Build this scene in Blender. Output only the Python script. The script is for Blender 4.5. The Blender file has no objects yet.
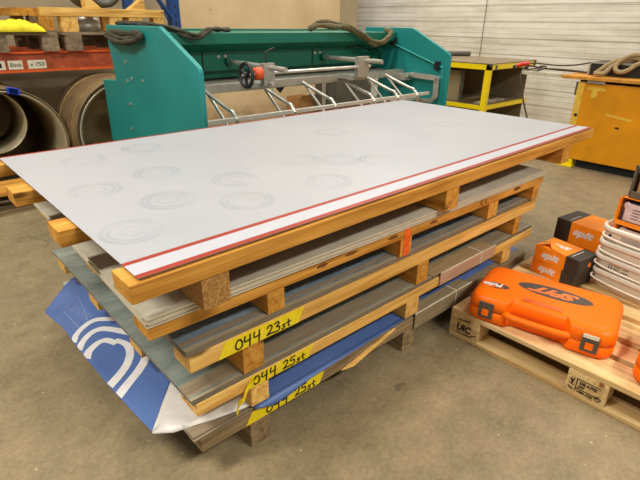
import bpy, bmesh, math, random
from mathutils import Vector, Matrix, noise
random.seed(7)
C = bpy.context.scene.collection
V = Vector
PI = math.pi

# ------------------------------------------------------------------ materials
def lin(c):
    c /= 255.0
    return c / 12.92 if c <= 0.04045 else ((c + 0.055) / 1.055) ** 2.4
def rgb(r, g, b): return (lin(r), lin(g), lin(b), 1.0)

def base_mat(name):
    m = bpy.data.materials.new(name); m.use_nodes = True
    nt = m.node_tree; b = nt.nodes['Principled BSDF']
    return m, nt, b

def coord(nt, scale=(1, 1, 1), rnd=True):
    tc = nt.nodes.new('ShaderNodeTexCoord')
    mp = nt.nodes.new('ShaderNodeMapping')
    nt.links.new(tc.outputs['Object'], mp.inputs['Vector'])
    mp.inputs['Scale'].default_value = scale
    if rnd:
        oi = nt.nodes.new('ShaderNodeObjectInfo')
        mu = nt.nodes.new('ShaderNodeMath'); mu.operation = 'MULTIPLY'; mu.inputs[1].default_value = 37.0
        nt.links.new(oi.outputs['Random'], mu.inputs[0])
        cb = nt.nodes.new('ShaderNodeCombineXYZ')
        for i in range(3): nt.links.new(mu.outputs[0], cb.inputs[i])
        nt.links.new(cb.outputs[0], mp.inputs['Location'])
    return mp.outputs['Vector']

def ntex(nt, vec, scale=5, detail=4, rough=0.55, dist=0.0):
    n = nt.nodes.new('ShaderNodeTexNoise')
    n.inputs['Scale'].default_value = scale; n.inputs['Detail'].default_value = detail
    n.inputs['Roughness'].default_value = rough; n.inputs['Distortion'].default_value = dist
    nt.links.new(vec, n.inputs['Vector'])
    return n.outputs['Fac']

def ramp(nt, fac, stops):
    r = nt.nodes.new('ShaderNodeValToRGB')
    e = r.color_ramp.elements
    while len(e) < len(stops): e.new(0.5)
    for el, (p, c) in zip(e, stops): el.position = p; el.color = c
    nt.links.new(fac, r.inputs['Fac'])
    return r.outputs['Color']

def mixc(nt, fac, a, b, mode='MIX'):
    m = nt.nodes.new('ShaderNodeMix'); m.data_type = 'RGBA'; m.blend_type = mode
    for s, v in ((m.inputs['Factor'], fac), (m.inputs['A'], a), (m.inputs['B'], b)):
        pass
    def put(sock, v):
        if hasattr(v, 'is_linked'): nt.links.new(v, sock)
        else: sock.default_value = v
    put(m.inputs[0], fac); put(m.inputs[6], a); put(m.inputs[7], b)
    return m.outputs[2]

def bump(nt, b, h, strength=0.2, dist=0.01):
    n = nt.nodes.new('ShaderNodeBump'); n.inputs['Strength'].default_value = strength
    n.inputs['Distance'].default_value = dist
    nt.links.new(h, n.inputs['Height']); nt.links.new(n.outputs['Normal'], b.inputs['Normal'])

def plain(name, col, rough=0.6, metal=0.0, var=0.08, scale=6, bmp=0.0, spec=0.5):
    m, nt, b = base_mat(name)
    v = coord(nt)
    f = ntex(nt, v, scale, 5, 0.6)
    lo = tuple(c * (1 - var * 2) for c in col[:3]) + (1,)
    hi = tuple(min(1, c * (1 + var * 2)) for c in col[:3]) + (1,)
    nt.links.new(ramp(nt, f, [(0.3, lo), (0.7, hi)]), b.inputs['Base Color'])
    b.inputs['Roughness'].default_value = rough; b.inputs['Metallic'].default_value = metal
    b.inputs['Specular IOR Level'].default_value = spec
    if bmp: bump(nt, b, ntex(nt, v, scale * 8, 4), bmp, 0.004)
    return m

def wood(name, a, c, axis='X', knots=True, rough=0.65, knotcol=None, gs=1.0):
    m, nt, b = base_mat(name)
    s = {'X': (1.2, 22, 22), 'Y': (22, 1.2, 22), 'Z': (22, 22, 1.2)}[axis]
    v = coord(nt, tuple(k * gs for k in s))
    f = ntex(nt, v, 1.6, 6, 0.6, 0.8)
    col = ramp(nt, f, [(0.34, tuple(x * .82 for x in a[:3]) + (1,)), (0.5, tuple((p + q) / 2 for p, q in zip(a, c))), (0.64, c)])
    v2 = coord(nt, (1, 1, 1))
    big = ntex(nt, v2, 3.0, 3, 0.5)
    col = mixc(nt, ramp(nt, big, [(0.35, (0, 0, 0, 1)), (0.75, (0.45, 0.45, 0.45, 1))]), col, tuple(x * 0.62 for x in a[:3]) + (1,))
    if knots:
        s2 = {'X': (3.0, 9, 9), 'Y': (9, 3.0, 9), 'Z': (9, 9, 3)}[axis]
        v3 = coord(nt, s2)
        vo = nt.nodes.new('ShaderNodeTexVoronoi'); vo.inputs['Scale'].default_value = 1.0
        nt.links.new(v3, vo.inputs['Vector'])
        kf = ramp(nt, vo.outputs['Distance'], [(0.06, (1, 1, 1, 1)), (0.14, (0, 0, 0, 1))])
        col = mixc(nt, kf, col, knotcol or tuple(x * 0.3 for x in a[:3]) + (1,))
    nt.links.new(col, b.inputs['Base Color'])
    b.inputs['Roughness'].default_value = rough
    b.inputs['Specular IOR Level'].default_value = 0.3
    bump(nt, b, f, 0.25, 0.003)
    return m

M = {}
AMB = (rgb(186, 122, 36), rgb(224, 166, 74))
M['amber_x'] = wood('amber_pine_x', *AMB, 'X'); M['amber_y'] = wood('amber_pine_y', *AMB, 'Y')
LGT = (rgb(220, 160, 68), rgb(250, 206, 118))
M['light_x'] = wood('light_pine_x', *LGT, 'X'); M['light_y'] = wood('light_pine_y', *LGT, 'Y')
OLD = (rgb(124, 102, 70), rgb(172, 146, 106))
M['old_x'] = wood('weathered_wood_x', *OLD, 'X'); M['old_y'] = wood('weathered_wood_y', *OLD, 'Y')
EUR = (rgb(206, 164, 98), rgb(242, 214, 156))
M['euro_y'] = wood('pallet_pine_y', *EUR, 'Y', knotcol=rgb(150, 92, 40)); M['euro_x'] = wood('pallet_pine_x', *EUR, 'X', knotcol=rgb(150, 92, 40))
M['grey_x'] = wood('grey_wood_x', rgb(120, 100, 76), rgb(164, 142, 112), 'X'); M['grey_y'] = wood('grey_wood_y', rgb(120, 100, 76), rgb(164, 142, 112), 'Y')

def chip():
    m, nt, b = base_mat('pressed_chipboard')
    v = coord(nt)
    vo = nt.nodes.new('ShaderNodeTexVoronoi'); vo.inputs['Scale'].default_value = 240
    nt.links.new(v, vo.inputs['Vector'])
    f = nt.nodes.new('ShaderNodeSeparateColor'); nt.links.new(vo.outputs['Color'], f.inputs[0])
    col = ramp(nt, f.outputs[0], [(0.1, rgb(142, 98, 44)), (0.5, rgb(168, 122, 60)), (0.9, rgb(186, 142, 78))])
    nt.links.new(col, b.inputs['Base Color']); b.inputs['Roughness'].default_value = 0.85
    bump(nt, b, f.outputs[0], 0.4, 0.002)
    return m
M['chip'] = chip()

def film_sheet(name, a, c, rough=0.3, metal=0.0, sc=3.0, stretch=(1, 1, 1), bmp=0.05, coat=0.0):
    m, nt, b = base_mat(name)
    v = coord(nt, stretch)
    f = ntex(nt, v, sc, 5, 0.6, 1.2)
    nt.links.new(ramp(nt, f, [(0.3, a), (0.7, c)]), b.inputs['Base Color'])
    f2 = ntex(nt, v, sc * 4, 4, 0.6)
    mr = nt.nodes.new('ShaderNodeMapRange'); mr.inputs['To Min'].default_value = rough * 0.75; mr.inputs['To Max'].default_value = min(1, rough * 1.35)
    nt.links.new(f2, mr.inputs['Value']); nt.links.new(mr.outputs[0], b.inputs['Roughness'])
    b.inputs['Metallic'].default_value = metal
    if coat: b.inputs['Coat Weight'].default_value = coat
    bump(nt, b, f, bmp, 0.02)
    return m
M['dark_sheet'] = film_sheet('grey_green_coated_steel', rgb(112, 122, 114), rgb(150, 158, 146), 0.26, sc=4, stretch=(1, 2.5, 1))
M['blue_grey_sheet'] = film_sheet('blue_grey_coated_steel', rgb(96, 114, 124), rgb(134, 148, 156), 0.26, sc=4, stretch=(1, 2.5, 1))
M['tan_sheet'] = film_sheet('beige_grey_steel', rgb(172, 164, 144), rgb(206, 198, 176), 0.3, metal=0.0, sc=3)
M['band'] = film_sheet('brown_grey_paper_band', rgb(128, 112, 88), rgb(154, 138, 112), 0.45, sc=8, stretch=(.5, 6, 1))
M['band_pale'] = film_sheet('pale_edge_band', rgb(150, 136, 108), rgb(172, 158, 128), 0.45, sc=8, stretch=(.5, 6, 1))
M['pale_marble'] = film_sheet('pale_film_over_steel', rgb(150, 156, 150), rgb(196, 200, 192), 0.3, sc=9)
M['steel_edge'] = plain('bare_steel_edge', rgb(206, 196, 170), 0.4, 0.0, 0.08, 20)
M['dark_edge'] = plain('brown_grey_sheet_edge', rgb(122, 108, 86), 0.4, 0.0, 0.08, 20)
M['steel'] = plain('bright_steel', rgb(216, 212, 200), 0.28, 0.7, 0.06, 12)
M['white_metal'] = plain('white_steel_tube', rgb(214, 210, 196), 0.35, 0.3, 0.05, 20)
M['galv'] = plain('galvanised_steel', rgb(186, 182, 168), 0.38, 0.5, 0.08, 15)
M['teal'] = plain('teal_paint', rgb(32, 140, 134), 0.45, 0, 0.05, 3, 0.02)
M['teal_edge'] = plain('teal_paint_edge', rgb(40, 150, 140), 0.4, 0, 0.03, 3)
M['green'] = plain('green_teal_paint', rgb(18, 112, 90), 0.42, 0, 0.06, 3)
M['black'] = plain('black_plastic', rgb(34, 32, 30), 0.45, 0, 0.1, 30)
M['black_iron'] = plain('black_cast_iron', rgb(46, 45, 42), 0.5, 0.2, 0.1, 30)
M['box_black'] = plain('dark_brown_carton', rgb(54, 46, 38), 0.5, 0, 0.06, 12)
M['orange_card'] = plain('orange_carton', rgb(255, 140, 8), 0.55, 0, 0.05, 12)
M['orange_plastic'] = plain('orange_plastic', rgb(255, 112, 0), 0.42, 0, 0.02, 5, 0.02, spec=.25)
M['orange_deep'] = plain('orange_logo', rgb(246, 116, 48), 0.5, 0, 0.02, 5)
M['char'] = plain('charcoal_label', rgb(72, 66, 58), 0.5, 0, 0.05, 10)
M['latch'] = plain('grey_latch_plastic', rgb(78, 72, 62), 0.5, 0, 0.05, 10)
M['hub_orange'] = plain('orange_paint', rgb(232, 92, 40), 0.45, 0, 0.08, 20)
M['mark_orange'] = plain('orange_marker_spray', rgb(240, 100, 24), 0.6, 0, 0.12, 40)
M['ink'] = plain('black_marker_ink', rgb(26, 24, 20), 0.5, 0, 0.05, 30)
M['white'] = plain('white_print', rgb(226, 222, 216), 0.55, 0, 0.04, 20)
M['white_faint'] = plain('faint_pale_print', rgb(150, 162, 196), 0.5, 0, 0.05, 40)
M['tub'] = plain('white_tub_plastic', rgb(230, 222, 204), 0.4, 0, 0.04, 8)
M['yellow'] = plain('yellow_paint', rgb(252, 222, 6), 0.42, 0, 0.02, 14)
M['yellow_cloth'] = plain('yellow_fabric', rgb(236, 214, 30), 0.8, 0, 0.14, 18, 0.3)
M['tape'] = film_sheet('yellow_tape', rgb(232, 204, 12), rgb(250, 226, 36), 0.32, sc=18, bmp=0.25)
M['cab'] = plain('orange_yellow_paint', rgb(222, 146, 6), 0.42, 0, 0.08, 4, 0.03)
M['cab_wear'] = plain('worn_yellow_patch', rgb(228, 186, 66), 0.6, 0, 0.08, 20)
M['bench'] = plain('ochre_bench_top', rgb(206, 140, 44), 0.55, 0, 0.15, 20)
M['rope'] = plain('tan_rope', rgb(160, 138, 98), 0.9, 0, 0.18, 60, 0.4)
M['cable'] = plain('grey_brown_cable', rgb(78, 66, 52), 0.6, 0, 0.1, 40)
M['red'] = plain('red_plastic', rgb(216, 48, 24), 0.4, 0, 0.05, 20)
M['sling'] = film_sheet('olive_black_sling', rgb(30, 31, 24), rgb(86, 80, 56), 0.75, sc=40, stretch=(1, 1, 1), bmp=0.5)
M['sling_olive'] = film_sheet('olive_lifting_sling', rgb(66, 60, 36), rgb(132, 118, 78), 0.8, sc=30, bmp=0.5)
M['table_top'] = plain('brown_metal_plate', rgb(136, 118, 88), 0.4, 0.2, 0.12, 8)
M['table_side'] = plain('dark_brown_panel', rgb(132, 118, 90), 0.5, 0, 0.12, 4)
M['plate_brown'] = plain('brown_grey_plate', rgb(156, 140, 110), 0.6, 0, 0.1, 2)
M['dark_metal'] = plain('dark_grey_metal', rgb(88, 87, 76), 0.5, 0.1, 0.1, 6)
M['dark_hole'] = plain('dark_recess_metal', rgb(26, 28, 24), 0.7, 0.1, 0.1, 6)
M['coil'] = plain('coil_steel', rgb(170, 156, 122), 0.4, 0.25, 0.16, 4)
M['coil_edge'] = plain('coil_rim_steel', rgb(206, 198, 176), 0.35, 0.3, 0.1, 12)
M['coil_dark'] = plain('coil_wrap_brown', rgb(116, 94, 62), 0.6, 0.05, 0.2, 8)
M['blue_tape'] = plain('blue_tape', rgb(32, 70, 190), 0.4)
M['blue_post'] = plain('blue_rack_paint', rgb(24, 66, 122), 0.5, 0, 0.12, 18)
M['paper'] = plain('paper_label', rgb(226, 216, 190), 0.7, 0, 0.05, 30)
M['bag'] = plain('clear_bag_white_label', rgb(214, 196, 190), 0.3, 0, 0.08, 40)
M['bag_dark'] = plain('dark_print_bag', rgb(72, 66, 84), 0.3, 0, 0.2, 60)
M['grey_bin'] = plain('grey_bin_plastic', rgb(96, 88, 72), 0.5)
M['cardboard'] = plain('brown_cardboard', rgb(176, 128, 76), 0.8, 0, 0.08, 10)
M['prot_pink'] = film_sheet('pinkish_card_edge', rgb(176, 138, 108), rgb(206, 168, 136), 0.4, sc=14, stretch=(.4, 4, 4))
M['prot_tan'] = film_sheet('tan_card_edge', rgb(150, 124, 84), rgb(176, 150, 106), 0.45, sc=14, stretch=(.4, 4, 4))
M['prot_grey'] = film_sheet('grey_brown_card_edge', rgb(132, 116, 88), rgb(160, 142, 110), 0.4, sc=14, stretch=(.4, 4, 4))
M['tie'] = plain('pale_strapping', rgb(226, 214, 190), 0.4)

def orange_rack():
    m, nt, b = base_mat('orange_red_rack_paint')
    v = coord(nt)
    f = ntex(nt, v, 12, 6, 0.7)
    nt.links.new(ramp(nt, f, [(0.3, rgb(140, 62, 30)), (0.55, rgb(178, 80, 42)), (0.72, rgb(210, 112, 66))]), b.inputs['Base Color'])
    b.inputs['Roughness'].default_value = 0.5
    return m
M['rack'] = orange_rack()
M['rack_top'] = plain('bright_orange_rack_lip', rgb(226, 92, 28), 0.45, 0, 0.08, 12)

def top_sheet():
    m, nt, b = base_mat('white_film_over_panel')
    tc = nt.nodes.new('ShaderNodeTexCoord'); v = tc.outputs['Object']
    f = ntex(nt, v, 1.6, 5, 0.55, 0.6)
    col = ramp(nt, f, [(0.3, rgb(163, 165, 168)), (0.7, rgb(173, 172, 174))])
    # transferred ring print: concentric circles around scattered centres
    sx = nt.nodes.new('ShaderNodeSeparateXYZ'); nt.links.new(v, sx.inputs[0])
    centres = [(0.10, .27), (.29, .44), (.48, .27), (.58, .49), (.83, .25), (.15, .69), (.40, .75), (.26, 1.11), (.52, 1.16), (.94, .54), (1.20, .33), (1.43, .87), (1.07, .43), (1.75, .45), (2.1, .6)]
    acc = None
    for i, (cx, cy) in enumerate(centres):
        cv = nt.nodes.new('ShaderNodeVectorMath'); cv.operation = 'DISTANCE'
        nt.links.new(v, cv.inputs[0]); cv.inputs[1].default_value = (cx, cy, 0.008)
        rr = ramp(nt, cv.outputs['Value'], [(0.025, (0, 0, 0, 1)), (0.032, (.6, .6, .6, 1)), (0.040, (0, 0, 0, 1)), (0.054, (0, 0, 0, 1)), (0.062, (1, 1, 1, 1)), (0.070, (0, 0, 0, 1)), (0.080, (0.9, .9, .9, 1)), (0.092, (0, 0, 0, 1))])
        if acc is None: acc = rr
        else: acc = mixc(nt, 1.0, acc, rr, 'ADD')
    n2 = ntex(nt, v, 6, 4, 0.6)
    msk = ramp(nt, n2, [(0.35, (0.03, .03, .03, 1)), (0.65, (0.65, .65, .65, 1))])
    fac = mixc(nt, 1.0, acc, msk, 'MULTIPLY')
    col = mixc(nt, fac, col, rgb(116, 132, 138))
    # rubbed beige wear
    mp = nt.nodes.new('ShaderNodeMapping'); mp.inputs['Scale'].default_value = (1.2, 5, 1); nt.links.new(v, mp.inputs['Vector'])
    w = ntex(nt, mp.outputs[0], 2.2, 5, 0.6)
    col = mixc(nt, ramp(nt, w, [(0.56, (0, 0, 0, 1)), (0.74, (.35, .35, .35, 1))]), col, rgb(184, 172, 158))
    nt.links.new(col, b.inputs['Base Color'])
    b.inputs['Roughness'].default_value = 0.42
    b.inputs['Specular IOR Level'].default_value = 0.45
    bump(nt, b, f, 0.03, 0.02)
    return m
M['top_white'] = top_sheet()
M['panel_white'] = plain('panel_white_border', rgb(180, 180, 184), 0.42, 0, 0.02, 3)
M['red_stripe'] = plain('red_print_stripe', rgb(152, 42, 16), 0.5, 0, 0.05, 8)

def blue_film():
    m, nt, b = base_mat('blue_packing_film')
    v = coord(nt)
    f = ntex(nt, v, 2.5, 4, 0.5, 0.5)
    nt.links.new(ramp(nt, f, [(0.3, rgb(76, 104, 158)), (0.7, rgb(98, 126, 182))]), b.inputs['Base Color'])
    b.inputs['Roughness'].default_value = 0.36
    bump(nt, b, f, 0.08, 0.02)
    return m
M['blue'] = blue_film()
M['film_white'] = film_sheet('white_film_underside', rgb(206, 200, 188), rgb(230, 224, 212), 0.4, sc=6, bmp=0.2)

def floor_mat():
    m, nt, b = base_mat('worn_concrete_floor')
    v = coord(nt, rnd=False)
    big = ntex(nt, v, 0.9, 6, 0.6, 0.6)
    col = ramp(nt, big, [(0.28, rgb(90, 78, 53)), (0.42, rgb(119, 103, 71)), (0.55, rgb(143, 124, 86)), (0.75, rgb(161, 140, 98))])
    fine = ntex(nt, v, 9, 8, 0.65)
    col = mixc(nt, 0.5, col, ramp(nt, fine, [(0.3, rgb(98, 87, 65)), (0.7, rgb(166, 145, 111))]), 'MIX')
    grain = ntex(nt, v, 60, 4, 0.6)
    col = mixc(nt, 0.2, col, ramp(nt, grain, [(0.3, rgb(96, 86, 68)), (0.7, rgb(184, 166, 130))]), 'MIX')
    # hairline cracks
    mpn = nt.nodes.new('ShaderNodeVectorMath'); mpn.operation = 'ADD'
    nz = nt.nodes.new('ShaderNodeTexNoise'); nz.inputs['Scale'].default_value = 3.0; nz.inputs['Detail'].default_value = 5
    nt.links.new(v, nz.inputs['Vector'])
    sc = nt.nodes.new('ShaderNodeVectorMath'); sc.operation = 'SCALE'; sc.inputs['Scale'].default_value = 0.5
    nt.links.new(nz.outputs['Color'], sc.inputs[0]); nt.links.new(v, mpn.inputs[0]); nt.links.new(sc.outputs[0], mpn.inputs[1])
    vo = nt.nodes.new('ShaderNodeTexVoronoi'); vo.feature = 'DISTANCE_TO_EDGE'; vo.inputs['Scale'].default_value = 1.1
    nt.links.new(mpn.outputs[0], vo.inputs['Vector'])
    ck = ramp(nt, vo.outputs['Distance'], [(0.0, (1, 1, 1, 1)), (0.006, (0, 0, 0, 1))])
    cm = ramp(nt, ntex(nt, v, 1.7, 3), [(0.48, (0, 0, 0, 1)), (0.6, (.55, .55, .55, 1))])
    col = mixc(nt, mixc(nt, 1.0, ck, cm, 'MULTIPLY'), col, rgb(70, 60, 44))
    # pale specks
    v4 = nt.nodes.new('ShaderNodeTexVoronoi'); v4.inputs['Scale'].default_value = 11
    nt.links.new(v, v4.inputs['Vector'])
    sp = ramp(nt, v4.outputs['Distance'], [(0.03, (.7, .7, .7, 1)), (0.06, (0, 0, 0, 1))])
    col = mixc(nt, sp, col, rgb(206, 190, 156))
    nt.links.new(col, b.inputs['Base Color'])
    b.inputs['Roughness'].default_value = 0.62
    b.inputs['Specular IOR Level'].default_value = 0.35
    bump(nt, b, fine, 0.12, 0.01)
    return m

def siding_mat():
    m, nt, b = base_mat('painted_board_siding')
    v = coord(nt, rnd=False)
    sx = nt.nodes.new('ShaderNodeSeparateXYZ'); nt.links.new(v, sx.inputs[0])
    def groove(period, w, off=0.0):
        a = nt.nodes.new('ShaderNodeMath'); a.operation = 'ADD'; a.inputs[1].default_value = off; nt.links.new(sx.outputs['Z'], a.inputs[0])
        d = nt.nodes.new('ShaderNodeMath'); d.operation = 'DIVIDE'; d.inputs[1].default_value = period; nt.links.new(a.outputs[0], d.inputs[0])
        fr = nt.nodes.new('ShaderNodeMath'); fr.operation = 'FRACT'; nt.links.new(d.outputs[0], fr.inputs[0])
        lt = nt.nodes.new('ShaderNodeMath'); lt.operation = 'LESS_THAN'; lt.inputs[1].default_value = w / period; nt.links.new(fr.outputs[0], lt.inputs[0])
        return lt.outputs[0]
    mp = nt.nodes.new('ShaderNodeMapping'); mp.inputs['Scale'].default_value = (1, 0.5, 5); nt.links.new(v, mp.inputs['Vector'])
    n = ntex(nt, mp.outputs[0], 2.2, 7, 0.65)
    col = ramp(nt, n, [(0.3, rgb(206, 198, 180)), (0.5, rgb(232, 226, 210)), (0.7, rgb(244, 240, 228))])
    brk = ramp(nt, ntex(nt, mp.outputs[0], 3.5, 3), [(0.3, (.2, .2, .2, 1)), (0.6, (1, 1, 1, 1))])
    g1 = mixc(nt, 1.0, groove(0.075, 0.008), brk, 'MULTIPLY')
    col = mixc(nt, mixc(nt, 1.0, g1, (.55, .55, .55, 1), 'MULTIPLY'), col, rgb(140, 122, 92))
    g2 = mixc(nt, 1.0, groove(0.23, 0.014, 0.02), (.5, .5, .5, 1), 'MULTIPLY')
    col = mixc(nt, g2, col, rgb(116, 100, 74))
    dirt = ntex(nt, v, 0.8, 6, 0.65)
    col = mixc(nt, ramp(nt, dirt, [(0.5, (0, 0, 0, 1)), (0.75, (.45, .45, .45, 1))]), col, rgb(168, 148, 112))
    nt.links.new(col, b.inputs['Base Color']); b.inputs['Roughness'].default_value = 0.7
    bump(nt, b, n, 0.15, 0.01)
    return m

def wall_mat():
    m, nt, b = base_mat('beige_plaster_wall')
    v = coord(nt, rnd=False)
    n = ntex(nt, v, 1.3, 6, 0.6)
    col = ramp(nt, n, [(0.3, rgb(190, 164, 120)), (0.7, rgb(214, 190, 146))])
    vo = nt.nodes.new('ShaderNodeTexVoronoi'); vo.inputs['Scale'].default_value = 2.2; nt.links.new(v, vo.inputs['Vector'])
    col = mixc(nt, ramp(nt, vo.outputs['Distance'], [(0.03, (.8, .8, .8, 1)), (0.06, (0, 0, 0, 1))]), col, rgb(110, 86, 56))
    sx = nt.nodes.new('ShaderNodeSeparateXYZ'); nt.links.new(v, sx.inputs[0])
    gr = ramp(nt, sx.outputs['Z'], [(0.0, (1, 1, 1, 1)), (0.22, (0, 0, 0, 1))])
    col = mixc(nt, mixc(nt, 1.0, gr, ramp(nt, ntex(nt, v, 6, 5), [(0.4, (0, 0, 0, 1)), (0.62, (.8, .8, .8, 1))]), 'MULTIPLY'), col, rgb(120, 92, 58))
    nt.links.new(col, b.inputs['Base Color']); b.inputs['Roughness'].default_value = 0.8
    bump(nt, b, ntex(nt, v, 25, 4), 0.1, 0.005)
    return m
M['floor'] = floor_mat(); M['siding'] = siding_mat(); M['wall'] = wall_mat()
M['column'] = plain('grey_column_paint', rgb(158, 142, 110), 0.7, 0, 0.06, 3)
M['rear_wall'] = plain('grey_brown_wall', rgb(150, 134, 106), 0.8, 0, 0.06, 2)

# ------------------------------------------------------------------ objects
W = {}
def props(o, label=None, cat=None, group=None, kind=None):
    if label: o['label'] = label
    if cat: o['category'] = cat
    if group: o['group'] = group
    if kind: o['kind'] = kind
    return o
def thing(name, label, cat, loc=(0, 0, 0), rz=0.0, group=None):
    o = bpy.data.objects.new(name, None); C.objects.link(o)
    o.location = loc; o.rotation_euler = (0, 0, rz); o.empty_display_size = 0.05
    W[o.name] = Matrix.Translation(loc) @ Matrix.Rotation(rz, 4, 'Z')
    return props(o, label, cat, group)

class MB:
    def __init__(s): s.v = []; s.f = []; s.m = []; s.sm = []
    def add(s, vs, fs, mi=0, smooth=False, X=None):
        k = len(s.v)
        s.v += [tuple((X @ V(p)) if X else p) for p in vs]
        for f in fs: s.f.append([k + i for i in f]); s.m.append(mi); s.sm.append(smooth)
        return s
    def box(s, x0, x1, y0, y1, z0, z1, mi=0, X=None, bev=0.0):
        if bev > 0:
            bm = bmesh.new(); bmesh.ops.create_cube(bm, size=1)
            for v in bm.verts: v.co = V(((x0 + x1) / 2 + v.co.x * (x1 - x0), (y0 + y1) / 2 + v.co.y * (y1 - y0), (z0 + z1) / 2 + v.co.z * (z1 - z0)))
            bmesh.ops.bevel(bm, geom=bm.edges[:], offset=bev, segments=2, affect='EDGES', profile=0.7)
            bm.verts.index_update()
            s.add([v.co[:] for v in bm.verts], [[v.index for v in f.verts] for f in bm.faces], mi, False, X)
            bm.free(); return s
        p = [(x, y, z) for x in (x0, x1) for y in (y0, y1) for z in (z0, z1)]
        return s.add(p, [(0, 1, 3, 2), (4, 6, 7, 5), (0, 4, 5, 1), (2, 3, 7, 6), (0, 2, 6, 4), (1, 5, 7, 3)], mi, False, X)
    def prism(s, poly, a0, a1, axis='X', mi=0, X=None):
        def P(u, w, a): return {'X': (a, u, w), 'Y': (u, a, w), 'Z': (u, w, a)}[axis]
        n = len(poly)
        vs = [P(u, w, a0) for u, w in poly] + [P(u, w, a1) for u, w in poly]
        fs = [list(range(n))[::-1], list(range(n, 2 * n))] + [(i, (i + 1) % n, n + (i + 1) % n, n + i) for i in range(n)]
        return s.add(vs, fs, mi, False, X)
    def tube(s, pts, r, n=10, mi=0, closed=False, flat=1.0, cap=True, X=None):
        pts = [V(p) for p in pts]; N = len(pts)
        rr = r if isinstance(r, (list, tuple)) else [r] * N
        rings = []; up = None
        for i, p in enumerate(pts):
            a = pts[(i - 1) % N] if (closed or i > 0) else p
            b = pts[(i + 1) % N] if (closed or i < N - 1) else p
            t = (b - a).normalized()
            if up is None:
                up = V((0, 0, 1)) if abs(t.z) < 0.9 else V((1, 0, 0))
            sd = t.cross(up).normalized(); u2 = sd.cross(t).normalized(); up = u2
            rings.append([p + (sd * math.cos(q) + u2 * math.sin(q) * flat) * rr[i] for q in (2 * PI * k / n for k in range(n))])
        vs = [q[:] for rg in rings for q in rg]; fs = []
        L = N if closed else N - 1
        for i in range(L):
            j = (i + 1) % N
            for k in range(n): fs.append((i * n + k, i * n + (k + 1) % n, j * n + (k + 1) % n, j * n + k))
        s.add(vs, fs, mi, True, X)
        if not closed and cap:
            s.add([q[:] for q in rings[0]], [list(range(n))[::-1]], mi, False, X)
            s.add([q[:] for q in rings[-1]], [list(range(n))], mi, False, X)
        return s
    def cyl(s, a, b, r, n=20, mi=0, X=None): return s.tube([a, b], r, n, mi, X=X)
    def lathe(s, prof, center, axis='Z', n=32, mi=0, X=None):
        # prof: (radius, height along axis); closed ring list
        vs = []
        for r, h in prof:
            for k in range(n):
                a = 2 * PI * k / n; c, d = r * math.cos(a), r * math.sin(a)
                q = {'Z': (c, d, h), 'Y': (c, h, d), 'X': (h, c, d)}[axis]
                vs.append(tuple(center[i] + q[i] for i in range(3)))
        m = len(prof); fs = []
        for i in range(m):
            j = (i + 1) % m
            for k in range(n): fs.append((i * n + k, i * n + (k + 1) % n, j * n + (k + 1) % n, j * n + k))
        return s.add(vs, fs, mi, True, X)
    def build(s, name, mats, parent=None, local=False, bevel=0.0, label=None, cat=None, group=None, kind=None, origin=None, seg=2):
        me = bpy.data.meshes.new(name)
        me.from_pydata(s.v, [], s.f)
        if not isinstance(mats, (list, tuple)): mats = [mats]
        for m in mats: me.materials.append(m)
        me.polygons.foreach_set('material_index', s.m)
        me.polygons.foreach_set('use_smooth', s.sm)
        me.update()
        o = bpy.data.objects.new(name, me); C.objects.link(o)
        if parent:
            o.parent = parent; W[o.name] = W[parent.name].copy()
            if not local: me.transform(W[parent.name].inverted())
        else:
            if origin is None:
                xs = [v[0] for v in s.v]; ys = [v[1] for v in s.v]; zs = [v[2] for v in s.v]
                origin = (sum(xs) / len(xs), sum(ys) / len(ys), min(zs))
            me.transform(Matrix.Translation(-V(origin))); o.location = origin
            W[o.name] = Matrix.Translation(origin)
        bm = bmesh.new(); bm.from_mesh(me); bmesh.ops.recalc_face_normals(bm, faces=bm.faces); bm.to_mesh(me); bm.free()
        if bevel:
            md = o.modifiers.new('Bevel', 'BEVEL'); md.width = bevel; md.segments = seg; md.limit_method = 'ANGLE'; md.angle_limit = math.radians(40)
        return props(o, label, cat, group, kind)

def dup(root, loc, rz=None, label=None, group=None):
    r = root.copy(); C.objects.link(r); r.location = loc
    if rz is not None: r.rotation_euler = (0, 0, rz)
    if label: r['label'] = label
    if group: r['group'] = group
    for ch in [o for o in bpy.data.objects if o.parent == root]:
        c = ch.copy(); C.objects.link(c); c.parent = r
        for g in [o for o in bpy.data.objects if o.parent == ch]:
            d = g.copy(); C.objects.link(d); d.parent = c
    return r

def smooth_path(pts, sub=5):
    pts = [V(p) for p in pts]; out = []
    for i in range(len(pts) - 1):
        p0 = pts[max(i - 1, 0)]; p1 = pts[i]; p2 = pts[i + 1]; p3 = pts[min(i + 2, len(pts) - 1)]
        for k in range(sub):
            t = k / sub
            out.append(0.5 * ((2 * p1) + (p2 - p0) * t + (2 * p0 - 5 * p1 + 4 * p2 - p3) * t * t + (3 * p1 - p0 - 3 * p2 + p3) * t ** 3))
    out.append(pts[-1])
    return out

def frame(o, u, w):
    """matrix taking text x->u, y->w, z->u x w, placed at o"""
    u = V(u).normalized(); w = V(w).normalized(); n = u.cross(w).normalized(); w = n.cross(u)
    m = Matrix((u, w, n)).transposed().to_4x4(); m.translation = V(o); return m

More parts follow.
